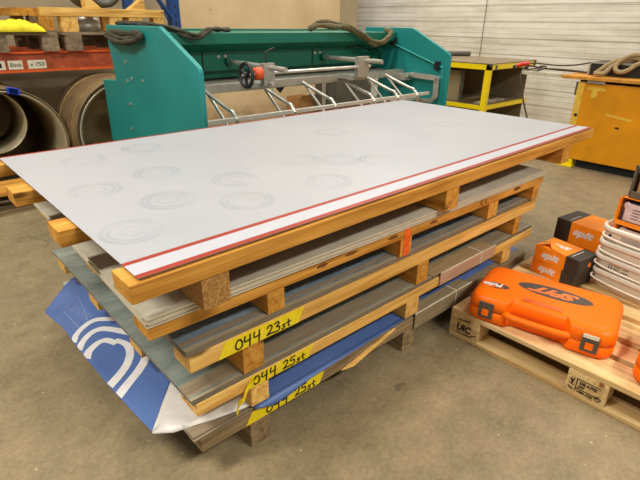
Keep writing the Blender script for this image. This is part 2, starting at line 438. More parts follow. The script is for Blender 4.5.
def text_part(s, size, X, mat, parent, name='lettering', bold=0.0, shear=0.0, align='CENTER', width=None, local=False):
    cu = bpy.data.curves.new(name, 'FONT'); cu.body = s; cu.size = size; cu.shear = shear; cu.offset = bold
    cu.extrude = 0.0006; cu.align_x = align; cu.align_y = 'CENTER'; cu.resolution_u = 3
    t = bpy.data.objects.new('tmp', cu); C.objects.link(t)
    dg = bpy.context.evaluated_depsgraph_get(); dg.update()
    me = bpy.data.meshes.new_from_object(t.evaluated_get(dg))
    bpy.data.objects.remove(t); bpy.data.curves.remove(cu)
    if width:
        xs = [v.co.x for v in me.vertices]; k = width / (max(xs) - min(xs))
        me.transform(Matrix.Diagonal((k, 1, 1, 1)))
    me.transform(X if local else W[parent.name].inverted() @ X)
    me.name = name; me.materials.clear(); me.materials.append(mat)
    o = bpy.data.objects.new(name, me); C.objects.link(o); o.parent = parent; W[o.name] = W[parent.name].copy()
    return o

def strokes(mb, X, lines, w, h=0.0008, mi=0):
    """flat pen strokes: polylines in the frame X, given width"""
    for ln in lines:
        P = [V((a, b, 0)) for a, b in ln]; P = smooth_path(P, 4) if len(P) > 2 else P
        vs = []
        for i, p in enumerate(P):
            t = (P[min(i + 1, len(P) - 1)] - P[max(i - 1, 0)]).normalized(); nrm = V((-t.y, t.x, 0)) * w / 2
            ext = t * w / 2 * (-1 if i == 0 else (1 if i == len(P) - 1 else 0))
            for sgn in (1, -1):
                q = p + nrm * sgn + ext
                vs += [(q.x, q.y, 0), (q.x, q.y, h)]
        fs = []
        for i in range(len(P) - 1):
            a = i * 4; b = a + 4
            fs += [(a + 1, a + 3, b + 3, b + 1), (a, b, b + 2, a + 2), (a, a + 1, b + 1, b), (a + 2, b + 2, b + 3, a + 3)]
        fs += [(0, 2, 3, 1), (len(vs) - 4, len(vs) - 3, len(vs) - 1, len(vs) - 2)]
        mb.add(vs, fs, mi, False, X)

# ------------------------------------------------------------------ setting
MB().box(-4, 8, -3, 8.5, -0.1, 0).build('floor', M['floor'], kind='structure', origin=(0, 0, 0))
MB().box(-4, 3.0, 6.0, 6.2, 0, 5).build('wall_left', M['column'], kind='structure', origin=(0, 0, 0))
MB().box(3.0, 5.95, 6.0, 6.2, 0, 5).build('wall_back', M['wall'], kind='structure', origin=(0, 0, 0))
MB().box(7.44, 7.6, -3, 8.5, 0, 5).build('wall_right', M['siding'], kind='structure', origin=(0, 0, 0))
MB().box(5.95, 7.44, 7.6, 7.75, 0, 5).build('wall_rear', M['rear_wall'], kind='structure', origin=(0, 0, 0))
mb = MB().box(5.99, 6.40, 6.08, 6.45, 0, 5); mb.box(6.40, 6.47, 6.10, 6.2, 0, 5)
mb.build('trim_1', M['column'], kind='structure', origin=(0, 0, 0), bevel=0.006)

# ------------------------------------------------------------------ sheet pallets
def sheet_pallet(label, x0, x1, ys, bw, ztop, bt, zbot, crosses, wx, wy, chip_first=False, y_end=None, cross_in=0.0, xo=(0, .004, -.003, .003), group='timber pallets of the stack'):
    root = thing('sheet_pallet', label, 'pallet', ((x0 + x1) / 2, (ys[0] + ys[-1]) / 2, zbot), 0, group)
    for i, y in enumerate(ys):
        dx = xo[i]
        MB().box(x0 + dx, x1 + dx * .5, y, y + bw, ztop - bt, ztop).build('bearer', wx, root, bevel=0.003)
    for i, (a, b) in enumerate(crosses):
        mt = M['chip'] if (chip_first and i == 0) else wy
        MB().box(a, b, ys[0] + cross_in, (y_end or ys[-1] + bw), zbot, ztop - bt).build('cross_bearer', mt, root, bevel=0.002)
    return root

p1 = sheet_pallet('topmost timber pallet of the stack, amber bearers overhanging the right end', .313, 3.02, [.952, 1.373, 1.815, 2.235], .105, .785, .05, .6435, [(.488, .57), (1.56, 1.65), (2.646, 2.745)], M['amber_x'], M['amber_y'], chip_first=True, cross_in=.004, xo=(0, -.024, -.038, -.05))
p2 = sheet_pallet('second timber pallet from the top, amber front bearer with orange paint mark', .365, 2.50, [1.03, 1.39, 1.78, 2.10], .10, .612, .045, .4915, [(.735, .80), (1.36, 1.425), (1.985, 2.065), (2.41, 2.475)], M['amber_x'], M['amber_y'], xo=(0, .016, .014, .012))
p3 = sheet_pallet('middle timber pallet, light pine bearer taped 044 23st', .460, 2.505, [1.02, 1.40, 1.79, 2.19], .10, .472, .056, .3185, [(.632, .71), (1.49, 1.565), (2.30, 2.36)], M['light_x'], M['amber_y'])
p4 = sheet_pallet('fourth timber pallet from the top, taped 044 25st above the blue film', .464, 2.515, [1.02, 1.39, 1.79, 2.20], .105, .299, .046, .1735, [(.652, .722), (1.434, 1.52), (2.225, 2.305)], M['light_x'], M['light_y'], xo=(0, -.012, -.022, -.030))
p5 = sheet_pallet('lowest grey weathered pallet standing on the concrete floor', .466, 2.50, [1.022, 1.39, 1.79, 2.20], .105, .156, .052, 0.0, [(.643, .722), (1.435, 1.515), (2.2, 2.28)], M['old_x'], M['old_y'])

# orange paint mark on pallet two
MB().box(1.375, 1.412, 1.0285, 1.0302, .4925, .6115).box(1.3585, 1.3602, 1.031, 1.04, .4925, .566).build('paint_mark', M['mark_orange'], p2, label='orange spray mark')
# dark inked handling marks on front faces
M['burnt'] = plain('burnt_brown_ink', rgb(110, 66, 26), .7)
mk = MB()
for x, z, w, h in ((.955, .592, .03, .014), (1.09, .594, .034, .014), (1.31, .592, .03, .013), (2.225, .592, .04, .016), (1.56, .59, .03, .012)):
    pts = [(x + w * math.cos(a) * random.uniform(.7, 1.1), z + h * .6 * math.sin(a) * random.uniform(.6, 1.1)) for a in [k * PI / 5 for k in range(10)]]
    mk.prism([(p[0], p[1]) for p in pts], 1.0290, 1.0302, 'Y'); mk.build('ink_mark', M['burnt'], p2, label='dark brown mark'); mk = MB()
Xp2 = frame((1.91, 1.0292, .588), (1, 0, 0), (0, 0, 1))
strokes(mk, Xp2, [[(-.012, -.012), (.012, .012)], [(-.012, .012), (.012, -.012)], [(.03, -.008), (.042, .008)], [(.042, -.008), (.034, .004)]], .004)
mk.build('ink_letters', M['burnt'], p2, label='dark brown cross marks')

# handwritten yellow tape strips
def tape(parent, x0, x1, z0, z1, yf, tail, label, digits, sc=.040):
    """tape stuck on the front bearer face; text drawn with a marker"""
    n = 24; vs = []; fs = []
    for i in range(n + 1):
        x = x0 + (x1 - x0) * i / n
        zz0, zz1 = z0, z1
        wob = 0.0006 * math.sin(i * 1.7)
        lean = (.012 if i == n else 0); low = (-.026 if i == 0 else 0)
        vs += [(x - lean + low, yf - .0012, zz0), (x + lean, yf - .0012, zz1), (x - lean + low, yf - .0002, zz0), (x + lean, yf - .0002, zz1)]
    for i in range(n):
        a = i * 4; b = a + 4
        fs += [(a, b, b + 1, a + 1), (a + 2, a + 3, b + 3, b + 2), (a, a + 2, b + 2, b), (a + 1, b + 1, b + 3, a + 3)]
    fs += [(0, 1, 3, 2), (n * 4, n * 4 + 2, n * 4 + 3, n * 4 + 1)]
    mb = MB().add(vs, fs)
    if tail:                      # twisted loose end hanging off the left
        P = smooth_path([(x0 + .01, yf - .002, (z0 + z1) / 2), (x0 - .02, yf - .012, z0 + .012), (x0 - .045, yf - .016, z0 - .012), (x0 - .06, yf - .012, z0 - .035), (x0 - .055, yf - .006, z0 - .05)], 4)
        wv = [.022, .021, .018, .016, .016, .019, .021, .019, .014, .008]
        a = []
        for i, p in enumerate(P):
            w = wv[min(int(i * len(wv) / len(P)), 9)]
            tw = .5 * i / len(P)
            d = V((math.cos(.8 + tw) * .7, -.25 * math.sin(i * .8), math.sin(.8 + tw))) * w * 1.35
            a += [(p + d)[:], (p - d)[:], (p + d + V((0, .0008, 0)))[:], (p - d + V((0, .0008, 0)))[:]]
        f2 = []
        for i in range(len(P) - 1):
            k = i * 4; b = k + 4
            f2 += [(k, b, b + 1, k + 1), (k + 2, k + 3, b + 3, b + 2), (k, k + 2, b + 2, b), (k + 1, b + 1, b + 3, k + 3)]
        mb.add(a, f2)
    t = mb.build('tape_strip', M['tape'], parent, label=label)
    G = {
        '0': [[(.28, .95), (.05, .55), (.15, .08), (.5, .1), (.62, .5), (.5, .9), (.28, .95)]],
        '4': [[(.05, 1.0), (.0, .5), (.5, .55)], [(.5, 1.0), (.42, -.1)]],
        '2': [[(.05, .8), (.3, 1.0), (.5, .75), (.25, .3), (.0, .05), (.3, .1), (.6, .05)]],
        '3': [[(.05, .9), (.35, 1.0), (.45, .75), (.2, .55), (.5, .4), (.4, .05), (.0, .05)]],
        '5': [[(.55, 1.0), (.1, .95), (.08, .6), (.4, .6), (.5, .3), (.3, .02), (.0, .08)]],
        's': [[(.4, .45), (.15, .5), (.15, .3), (.35, .2), (.25, .0), (.0, .02)]],
        't': [[(.2, .85), (.18, .1), (.35, .05)], [(.0, .5), (.45, .55)]],
    }
    gap_at = max(range(1, len(digits)), key=lambda q: digits[q][1] - digits[q - 1][1])
    for grp in (digits[:gap_at], digits[gap_at:]):
     ink = MB()
     for ch, x, s in grp:
        X = frame((x, yf - .0021, z0 + .006), (1, 0, 0), (.18, 0, 1))
        k = sc * s
        strokes(ink, X, [[(a * k, b * k * .85) for a, b in ln] for ln in G[ch]], .0050 if s > .86 else .0042)
     ink.build('handwriting', M['ink'], t)
    return t
def digs(x, seq, gap):
    out = []
    for c in seq:
        if c == ' ': x += gap * 1.1; continue
        s = .85 if c in 'st' else 1.0
        out.append((c, x, s)); x += gap * (.72 if c in 'st' else 1.0)
    return out
tape(p3, .575, .862, .418, .470, 1.02, False, 'yellow tape written 044 23st', digs(.606, '044', .034) + digs(.722, '23st', .029), .041)
tape(p4, .655, .905, .2545, .2965, 1.02, True, 'yellow tape written 044 25st', digs(.662, '044', .034) + digs(.782, '25st', .029), .038)
tape(p5, .652, .960, .106, .152, 1.022, False, 'yellow tape written 044 25st', digs(.708, '044', .034) + digs(.832, '25st', .029), .039)

# ------------------------------------------------------------------ sheets of metal
def sheet(label, x0, x1, y0, y1, z0, z1, mats, bands=(), group=None, skew=0.0, name='metal_sheet', cat='sheet'):
    """flat sheet; bands = (y0,y1,mat index) strips of its printed top, cut into the mesh"""
    root = MB()
    ys = sorted({y0, y1, *[b[0] for b in bands], *[b[1] for b in bands]})
    ys = [y for y in ys if y0 <= y <= y1]
    vs = []; fs = []; mi = []
    for y in ys:
        k_ = skew * (y - y0) / (y1 - y0)
        vs += [(x0 - k_, y, z0), (x1, y, z0), (x0 - k_, y, z1), (x1, y, z1)]
    for i in range(len(ys) - 1):
        a = i * 4; b = a + 4; ym = (ys[i] + ys[i + 1]) / 2
        k = 0
        for b0, b1, m in bands:
            if b0 <= ym <= b1: k = m
        root.add([], [])
        fs.append((a + 2, b + 2, b + 3, a + 3)); mi.append(k)
        fs.append((a, a + 1, b + 1, b)); mi.append(0)
        fs.append((a, b, b + 2, a + 2)); mi.append(1)
        fs.append((a + 1, a + 3, b + 3, b + 1)); mi.append(1)
    fs.append((0, 2, 3, 1)); mi.append(1); n = len(vs); fs.append((n - 4, n - 3, n - 1, n - 2)); mi.append(1)
    root.v = vs; root.f = fs; root.m = mi; root.sm = [False] * len(fs)
    return root.build(name, mats, label=label, cat=cat, group=group, origin=(x0, y0, z0))

# pack 1: the white printed panel on top, a grey one just beneath
sheet('large white printed panel with red edge stripes, topmost on the stack', .338, 3.006, .960, 2.334, .7895, .7925, [M['top_white'], M['dark_edge'], M['red_stripe'], M['panel_white']],
      bands=[(.960, .980, 2), (1.038, 1.056, 2), (2.318, 2.334, 2), (.980, 1.038, 3)], name='printed_panel', cat='panel')
sheet('grey steel sheet directly under the white panel', .356, 3.0, .972, 2.345, .7855, .7890, [M['blue_grey_sheet'], M['dark_edge']])
# pack 2: several beige steel sheets with visible edges, right-hand part shorter
offs = [(.000, .000), (.004, .003), (-.003, .002), (.002, .004), (.000, .000)]
for i, (a, b) in enumerate(offs):
    z = .6125 + i * .006
    sheet('beige grey steel sheet on the second pallet, ' + ['lowest', 'second lowest', 'middle', 'second highest', 'topmost with long pale edges'][i] + ' of five', .362 + a, 2.475 - a * 2, 1.020 + b, 2.22 - b, z, z + .005, [M['tan_sheet'], M['steel_edge'], M['band_pale']],
          bands=[(1.020 + b, 1.05, 2)] if i < 4 else [], group='beige steel sheets on the second pallet')
# pack 3
for i in range(3):
    z = .4725 + i * .006
    sheet('blue grey sheet on the pallet taped 044 23st, ' + ['lowest', 'middle', 'topmost'][i] + ' of three', .453 + .001 * i, 2.50, [1.024, 1.0245, 1.025][i], 2.30, z, z + .0058, [M['blue_grey_sheet'], M['dark_edge'], M['band'], M['band_pale']],
          bands=[[], [], [(1.025, 1.044, 3), (1.052, 1.074, 2)]][i], group='sheets on the middle pallet')
# pack 4
for i in range(3):
    z = .2995 + i * .006
    sheet('grey green sheet on the fourth pallet, ' + ['lowest', 'middle', 'topmost over the blue film'][i] + ' of three', .452 + .0015 * (2 - i), 2.515, [1.024, 1.0245, 1.025][i], 2.36, z, z + .0058, [M['dark_sheet'], M['dark_edge'], M['band'], M['band_pale']],
          bands=[[], [], [(1.025, 1.036, 3), (1.044, 1.105, 2)]][i], group='sheets on the fourth pallet', skew=.022)
# pack 5
for i in range(2):
    z = .1565 + i * .0062
    sheet('pale filmed steel sheet on the lowest pallet, ' + ['under its twin', 'covered by the blue film'][i], .446 + .002 * i, 2.49, [1.026, 1.034][i], 2.30, z, z + .0058, [M['pale_marble'], M['dark_edge'], M['band']],
          bands=[(1.02, 1.085, 2)], group='sheets on the lowest pallet', skew=.02)

# folded metal edge protectors
def protector(label, x0, x1, yf, depth, zt, zb, mt, mf, xt):
    root = thing('edge_protector', label, 'edge protector', (x0, yf, zb), 0, 'edge protectors on the right half of the stack')
    MB().box(x0 - .05, x1 - .02, yf + .003, yf + depth, zt - .0025, zt).build('top_flange', mt, root)
    MB().box(x0, x1, yf - .003, yf, zb, zt).build('front_flange', mf, root)
    mbs = MB().box(xt, xt + .007, yf - .0045, yf - .0032, zb, zt + .0015).box(xt, xt + .007, yf - .003, yf + depth, zt + .0002, zt + .0015)
    mbs.box(x0, x1, yf - .0042, yf - .0002, zt - .0035, zt + .0006)
    mbs.build('strap', M['tie'], root, label='pale strapping band')
    return root
protector('pinkish tan folded edge strip on the fourth pallet front', 1.655, 2.12, 1.016, .075, .3215, .258, M['prot_tan'], M['prot_pink'], 1.985)
protector('grey brown folded edge strip on the lowest pallet beside the light pallet', 1.495, 1.935, 1.016, .055, .178, .098, M['prot_grey'], M['prot_grey'], 1.80)
# splintered lath on lowest pallet
MB().add([(1.06, 1.017, .105), (1.12, 1.010, .100), (1.37, 1.014, .158), (1.36, 1.017, .163), (1.06, 1.0215, .105), (1.12, 1.0215, .100), (1.37, 1.0215, .158), (1.36, 1.0215, .163)],
         [(0, 1, 2, 3), (4, 7, 6, 5), (0, 4, 5, 1), (1, 5, 6, 2), (2, 6, 7, 3), (3, 7, 4, 0)]).build('splinter', M['light_x'], p5, label='pale split lath')

# ------------------------------------------------------------------ blue film
def zf(x, y):
    z = .1695 + .0012
    if x < .462:
        d = .462 - x
        z = .171 - d * .12 + .004 * math.sin(y * 9) * d / .12
    return z
film_root = MB()
edge = [(1.152, .371), (1.30, .360), (1.45, .349), (1.60, .343), (1.77, .340), (1.90, .343), (1.96, .339), (2.05, .325), (2.104, .319)]
def xedge(y):
    for (a, xa), (b, xb) in zip(edge, edge[1:]):
        if a <= y <= b: return xa + (xb - xa) * (y - a) / (b - a)
    if y > 2.104: return .319 + (.506 - .319) * (y - 2.104) / (2.32 - 2.104)
    return .371 + (.56 - .371) * (1.152 - y) / (.13) * -1 if False else .371
vs = []; fs = []; mi = []
NY, NX = 70, 16
def fold_x(y):   # crease running inward from the outer corner
    return .371 + (y - 1.152) / (1.36 - 1.152) * (.56 - .371)
ylist = [1.152 + (2.31 - 1.152) * j / NY for j in range(NY + 1)]
for y in ylist:
    a = xedge(y)
    b = .60 if y >= 1.36 else max(fold_x(y), a + .0005)
    for i in range(NX + 1):
        x = a + (b - a) * i / NX
        vs += [(x, y, zf(x, y))]
k = NX + 1
for j in range(NY):
    for i in range(NX): fs.append((j * k + i, j * k + i + 1, (j + 1) * k + i + 1, (j + 1) * k + i))
film_root.add(vs, fs, 0, True)
# flat part lying over the whole lowest pack
n0 = [(.60, 1.36), (.56, 1.36), (.73, 1.024), (1.2, 1.022), (2.48, 1.024), (2.48, 2.29), (.60, 2.29)]
film_root.add([(x, y, .1706) for x, y in n0], [[1, 2, 3, 4, 5, 6, 0]], 0)
# white underside turned up where the near corner is folded over
fr = [(.371, 1.152), (.42, 1.105), (.474, 1.075), (.53, 1.056), (.585, 1.043), (.63, 1.033), (.68, 1.026), (.73, 1.024)]
bk = [(.371, 1.152), (.41, 1.194), (.45, 1.238), (.49, 1.282), (.53, 1.326), (.57, 1.34), (.62, 1.24), (.74, 1.05)]
vs = []; fs = []
for t in range(9):
    for (a, b), (c, d) in zip(fr, bk):
        s = t / 8; x = a + (c - a) * s; y = b + (d - b) * s
        z = zf(x, y) + .0012 + .0012 * math.sin(PI * s) + (.006 * math.sin(PI * s) * (1 - s) * max(0, min(1, (.60 - x) / .1)) if x > .38 else 0) - .010 * (1 - s) ** 2 * (1 if x < .46 else 0)
        z = max(z, .1716) if x > .45 else z
        vs.append((x, y, z))
for t in range(8):
    for i in range(len(fr) - 1): fs.append((t * 8 + i, t * 8 + i + 1, t * 8 + 9, t * 8 + 8) if False else (t * 8 + i, t * 8 + i + 1, (t + 1) * 8 + i + 1, (t + 1) * 8 + i))
film_root.add(vs, fs, 1, True)
ov_ = [(.66, .1702, .168), (.69, .1704, .158), (.72, .1706, .149), (.76, .1706, .144), (.80, .1706, .147), (.84, .1706, .154), (.90, .1706, .160), (1.0, .1706, .163), (1.20, .1706, .166), (1.5, .1706, .1700)]
vs = []
for x, a, b in ov_:
    d = (a - b); vs += [(x, 1.024, a), (x, 1.011, a - .003), (x, 1.007 - d * .1, a - d * .5), (x, 1.006 - d * .2, b)]
film_root.add(vs, [(i * 4 + k, i * 4 + k + 1, i * 4 + k + 5, i * 4 + k + 4) for i in range(len(ov_) - 1) for k in range(3)], 0, True)
# printed white waves following the film
def wave(pts, w, mi=2, off=.0009):
    P = smooth_path([(a, b, 0) for a, b in pts], 6)
    vs = []
    for i, p in enumerate(P):
        t = (P[min(i + 1, len(P) - 1)] - P[max(i - 1, 0)]).normalized()
        s = i / (len(P) - 1); ww = w[0] + (w[1] - w[0]) * s
        nrm = V((-t.y, t.x, 0)) * ww / 2
        for q in (p + nrm, p - nrm):
            x = max(q.x, xedge(q.y) + .0008); vs.append((x, q.y, zf(x, q.y) + off))
    film_root.add(vs, [(2 * i, 2 * i + 1, 2 * i + 3, 2 * i + 2) for i in range(len(P) - 1)], mi, False)
wave([(.338, 1.785), (.370, 1.838), (.425, 1.870), (.47, 1.862), (.53, 1.81)], (.024, .030))
wave([(.336, 1.715), (.368, 1.765), (.415, 1.796), (.460, 1.780), (.52, 1.69), (.56, 1.60)], (.026, .032))
wave([(.338, 1.640), (.362, 1.682), (.405, 1.708), (.437, 1.700), (.458, 1.650)], (.034, .024))
wave([(.462, 1.675), (.484, 1.62), (.474, 1.56), (.440, 1.505), (.395, 1.468), (.346, 1.440)], (.024, .036))
wave([(.54, 1.60), (.53, 1.54), (.50, 1.485), (.455, 1.44), (.40, 1.405), (.348, 1.372)], (.028, .036))
for ln in ([(.386, 2.055), (.465, 2.119), (.446, 1.97), (.429, 1.883), (.389, 1.871), (.381, 2.038)],):
    for a, b in zip(ln, ln[1:]): wave([a, ((a[0] + b[0]) / 2, (a[1] + b[1]) / 2), b], (.0022, .0022), 3, .0006)
for r_ in range(7):
    y = 2.03 - r_ * .02; x0 = .398 + .004 * r_
    segs = [(x0, x0 + .018), (x0 + .021, x0 + .040)]
    for a, b in segs: wave([(a, y), ((a + b) / 2, y + .002), (b, y + .004)], (.0035, .0035), 3, .0006)
film = film_root.build('packing_film', [M['blue'], M['film_white'], M['white'], M['white_faint']], label='blue packing film with white wave print hanging out on the left of the lowest pallet', cat='packing film', origin=(.5, 1.4, .15))
md = film.modifiers.new('Solid', 'SOLIDIFY'); md.thickness = .0006; md.offset = 0

# the four lower layers sit slightly askew under the top one
piv = V((.42, 1.03, 0))
for o in [o for o in bpy.data.objects if not o.parent and 'label' in o]:
    zz = o.location.z; a = None
    if o.name.startswith(('sheet_pallet', 'metal_sheet', 'edge_protector')):
        n = o['label']
        if o == p2 or 'second pallet' in n: a = -1.6
        elif o == p3 or 'taped 044 23st' in n: a = -.9
        elif o == p4 or 'fourth pallet' in n: a = -1.0
        elif o == p5 or 'lowest pallet' in n: a = -1.1
    if a:
        a = math.radians(a); Rm = Matrix.Translation(piv) @ Matrix.Rotation(a, 4, 'Z') @ Matrix.Translation(-piv)
        o.location = Rm @ o.location; o.rotation_euler = (0, 0, a)

# ------------------------------------------------------------------ euro pallets
def euro_pallet(label, loc, rz):
    r = thing('euro_pallet', label, 'pallet', loc, rz, 'light block pallets')
    bx = [(0, .145), (.1875 - .02, .2675), (.3275, .4725), (.5325, .6325), (.655, .80)]
    bx = [(0, .145), (.178, .278), (.3275, .4725), (.522, .622), (.655, .80)]
    for a, b in bx: MB().box(a, b, 0, 1.2, .122, .144).build('deck_board', M['euro_y'], r, local=True, bevel=.002)
    for y in (0, .5275, 1.055): MB().box(0, .8, y, y + .145, .100, .1215).build('stringer_board', M['euro_x'], r, local=True, bevel=.002)
    for a, b in ((0, .10), (.3275, .4725), (.70, .80)): MB().box(a, b, 0, 1.2, 0, .022).build('bottom_board', M['euro_y'], r, local=True, bevel=.002)
    for a, b in ((0, .10), (.3275, .4725), (.70, .80)):
        for y in (0, .5275, 1.055): MB().box(a, b, y, y + .145, .0225, .0995).build('block', M['euro_x'], r, local=True, bevel=.002)
    return r
# long side faces the stack (x = const), local y runs away from the camera
ep = euro_pallet('light pallet stamped on its blocks, carrying the orange tool case', (1.713, -.254, 0), 0)
W_ep = W[ep.name]
ep2 = euro_pallet('light pallet behind the first, under the rear orange cartons', (3.76, .02, 0), PI / 2)
# stamps
Xs = frame((1.7118, .876, .062), (0, -1, 0), (0, 0, 1))
st = text_part('UIC', .046, Xs, M['ink'], ep, 'stamp', bold=.0018, shear=.15, width=.072)
mb = MB(); strokes(mb, frame((1.7123, .873, .066), (0, -1, 0), (0, 0, 1)), [[(-.035, -.026), (-.01, -.034), (.03, -.030), (.062, -.012)]], .004)
strokes(mb, frame((1.7123, .873, .108), (0, -1, 0), (0, 0, 1)), [[(-.03, -.004), (0, -.004)], [(.005, .004), (.005, -.006), (.02, .004), (.02, -.006)]], .0035)
X2 = frame((1.7123, .346, .062), (0, -1, 0), (0, 0, 1))
strokes(mb, X2, [[(-.034, -.026), (-.034, .030)], [(-.034, .030), (.046, .030)], [(-.034, -.013), (.046, -.013)], [(-.056, .024), (-.05, .004), (-.044, .024)], [(-.06, .0), (-.042, -.006)], [(-.05, .02), (-.05, -.004)],
                 [(.046, -.008), (.058, -.018), (.046, -.028), (.034, -.018), (.046, -.008)], [(.04, -.018), (.052, -.018)], [(-.062, -.016), (-.042, -.02)], [(-.058, -.022), (-.044, -.027)]], .003)
mb.build('stamp_lines', M['ink'], ep)
text_part('DE-4.702', .0165, frame((1.7118, .339, .078), (0, -1, 0), (0, 0, 1)), M['ink'], ep, 'stamp', bold=.0006)
text_part('HT', .0165, frame((1.7118, .360, .060), (0, -1, 0), (0, 0, 1)), M['ink'], ep, 'stamp', bold=.0006)
text_part('HB8-4-23', .0145, frame((1.7118, .345, .038), (0, -1, 0), (0, 0, 1)), M['ink'], ep, 'stamp', bold=.0004)

# ------------------------------------------------------------------ orange tool case
def rrect(x0, x1, y0, y1, r, n=6):
    out = []
    for cx, cy, a0 in ((x1 - r, y1 - r, 0), (x0 + r, y1 - r, PI / 2), (x0 + r, y0 + r, PI), (x1 - r, y0 + r, 3 * PI / 2)):
        for k in range(n + 1):
            a = a0 + PI / 2 * k / n; out.append((cx + r * math.cos(a), cy + r * math.sin(a)))
    return out
CW, CD = .565, .345
def case_outline(inset=0.0):
    r = .055; pts = []
    def arc(cx, cy, rr, a0, a1, n=6):
        for k in range(n + 1):
            a = a0 + (a1 - a0) * k / n; pts.append((cx + rr * math.cos(a), cy + rr * math.sin(a)))
    arc(r, CD - r, r, PI / 2, PI)
    arc(r, r, r, PI, 1.5 * PI)
    arc(.150, .012, .012, 1.5 * PI, 2 * PI, 4)
    arc(.187, .010, .022, PI, PI / 2, 4)
    arc(CW - .187, .010, .022, PI / 2, 0, 4)
    arc(CW - .150, .012, .012, PI, 1.5 * PI, 4)
    arc(CW - r, r, r, 1.5 * PI, 2 * PI)
    arc(CW - r, CD - r, r, 0, PI / 2)
    kx, ky = 1 - inset / (CW / 2), 1 - inset / (CD / 2)
    return [(CW / 2 + (a - CW / 2) * kx, CD / 2 + (b - CD / 2) * ky) for a, b in pts]
def loft(sections):
    mb = MB(); n = len(sections[0][0]); vs = []
    for poly, z in sections: vs += [(a, b, z) for a, b in poly]
    fs = [list(range(n))[::-1]] + [list(range((len(sections) - 1) * n, len(sections) * n))]
    for s in range(len(sections) - 1):
        for i in range(n): fs.append((s * n + i, s * n + (i + 1) % n, (s + 1) * n + (i + 1) % n, (s + 1) * n + i))
    mb.add(vs, fs[:2], 0, False); k = 0
    mb.f += fs[2:]; mb.m += [0] * len(fs[2:]); mb.sm += [True] * len(fs[2:])
    return mb
def tool_case(name, label, loc, rz, full=True, lc=None):
    r = thing(name, label, 'tool case', loc, rz)
    lo = loft([(case_outline(.016), 0), (case_outline(.006), .006), (case_outline(.001), .022), (case_outline(0), .058), (case_outline(.004), .0595)])
    lo.build('lower_shell', M['orange_plastic'], r, local=True)
    up = loft([(case_outline(.004), .0605), (case_outline(0), .062), (case_outline(.001), .092), (case_outline(.006), .112), (case_outline(.018), .123), (case_outline(.040), .1275)])
    up.build('upper_shell', M['orange_plastic'], r, local=True)
    h = MB(); P = smooth_path([(.155, .022, .066), (.165, .006, .066), (.20, -.003, .066), (CW / 2, -.005, .066), (CW - .20, -.003, .066), (CW - .165, .006, .066), (CW - .155, .022, .066)], 5)
    h.tube(P, .0145, 12); h.build('handle', M['orange_plastic'], r, local=True)
    # recessed grip plate with faint relief
    g = MB().box(.205, CW - .205, .058, .088, .1255, .1290, bev=.001); g.build('grip_plate', plain('worn_orange_plastic', rgb(222, 92, 22), .5, 0, .15, 30), r, local=True, label='scuffed orange plate')
    for u in (.082, CW - .082):
        l = MB().box(u - .030, u + .030, -.0075, .0015, .028, .088, bev=.002)
        l.box(u - .030, u + .030, -.006, .004, .080, .100, bev=.002)
        lo_ = l.build('latch', M['latch'], r, local=True)
        MB().box(u - .014, u + .014, -.0095, -.0070, .040, .070, bev=.0008).build('latch_button', M['orange_plastic'], lo_, local=True, label='square orange button')
    return r
CASE = tool_case('tool_case', 'orange plastic tool case lying flat on the front pallet, handle towards the stack', (1.690, .866, .1445), math.radians(-78))
def cX(u, v, z, a=(1, 0, 0), b=(0, 1, 0)): return frame((u, v, z), a, b)
ov = MB(); n = 40
for sc_, zz, mi_ in ((1.0, .1278, 0),):
    vs = [(.305 + .150 * math.cos(2 * PI * k / n), .200 + .050 * math.sin(2 * PI * k / n), .1274) for k in range(n)]
    ov.add(vs + [(a, b, .1284) for a, b, c in vs], [list(range(n))[::-1], list(range(n, 2 * n))] + [(k, (k + 1) % n, n + (k + 1) % n, n + k) for k in range(n)])
oo = ov.build('logo_oval', M['char'], CASE, local=True, label='charcoal oval')
text_part('SPIT', .072, cX(.318, .200, .1288, (-1, 0, 0), (0, -1, 0)), M['orange_deep'], oo, 'logo_lettering', bold=.0035, shear=.5, width=.205, local=True)
ov = MB()
vs = [(.070 + .066 * math.cos(2 * PI * k / n), .120 + .026 * math.sin(2 * PI * k / n)) for k in range(n)]
vs = [(max(a, .016), b) for a, b in vs]
Xr = Matrix.Translation((.070, .120, 0)) @ Matrix.Rotation(.12, 4, 'Z') @ Matrix.Translation((-.070, -.120, 0))
def zc(u): return .1276 if u > .05 else (.1276 - (.05 - u) * .35)
ov.add([(a, b, zc(a) - .002) for a, b in vs] + [(a, b, zc(a) + .0012) for a, b in vs], [list(range(n))[::-1], list(range(n, 2 * n))] + [(k, (k + 1) % n, n + (k + 1) % n, n + k) for k in range(n)], 0, False, Xr)
oo2 = ov.build('name_oval', M['char'], CASE, local=True, label='small charcoal oval')
text_part('Pulsa', .040, cX(.068, .119, .1300, (-1, -.12, -.06), (.12, -1, 0)), M['white'], oo2, 'name_lettering', bold=.0018, shear=.3, width=.085, local=True)
MB().box(CW - .11, CW - .055, -.0085, -.006, .090, .106).build('sticker', M['paper'], CASE, local=True, label='small white sticker')
CASE2 = tool_case('tool_case', 'orange tool case corner at the right picture edge, on the front pallet', (1.757, .235, .1445), math.radians(-84))

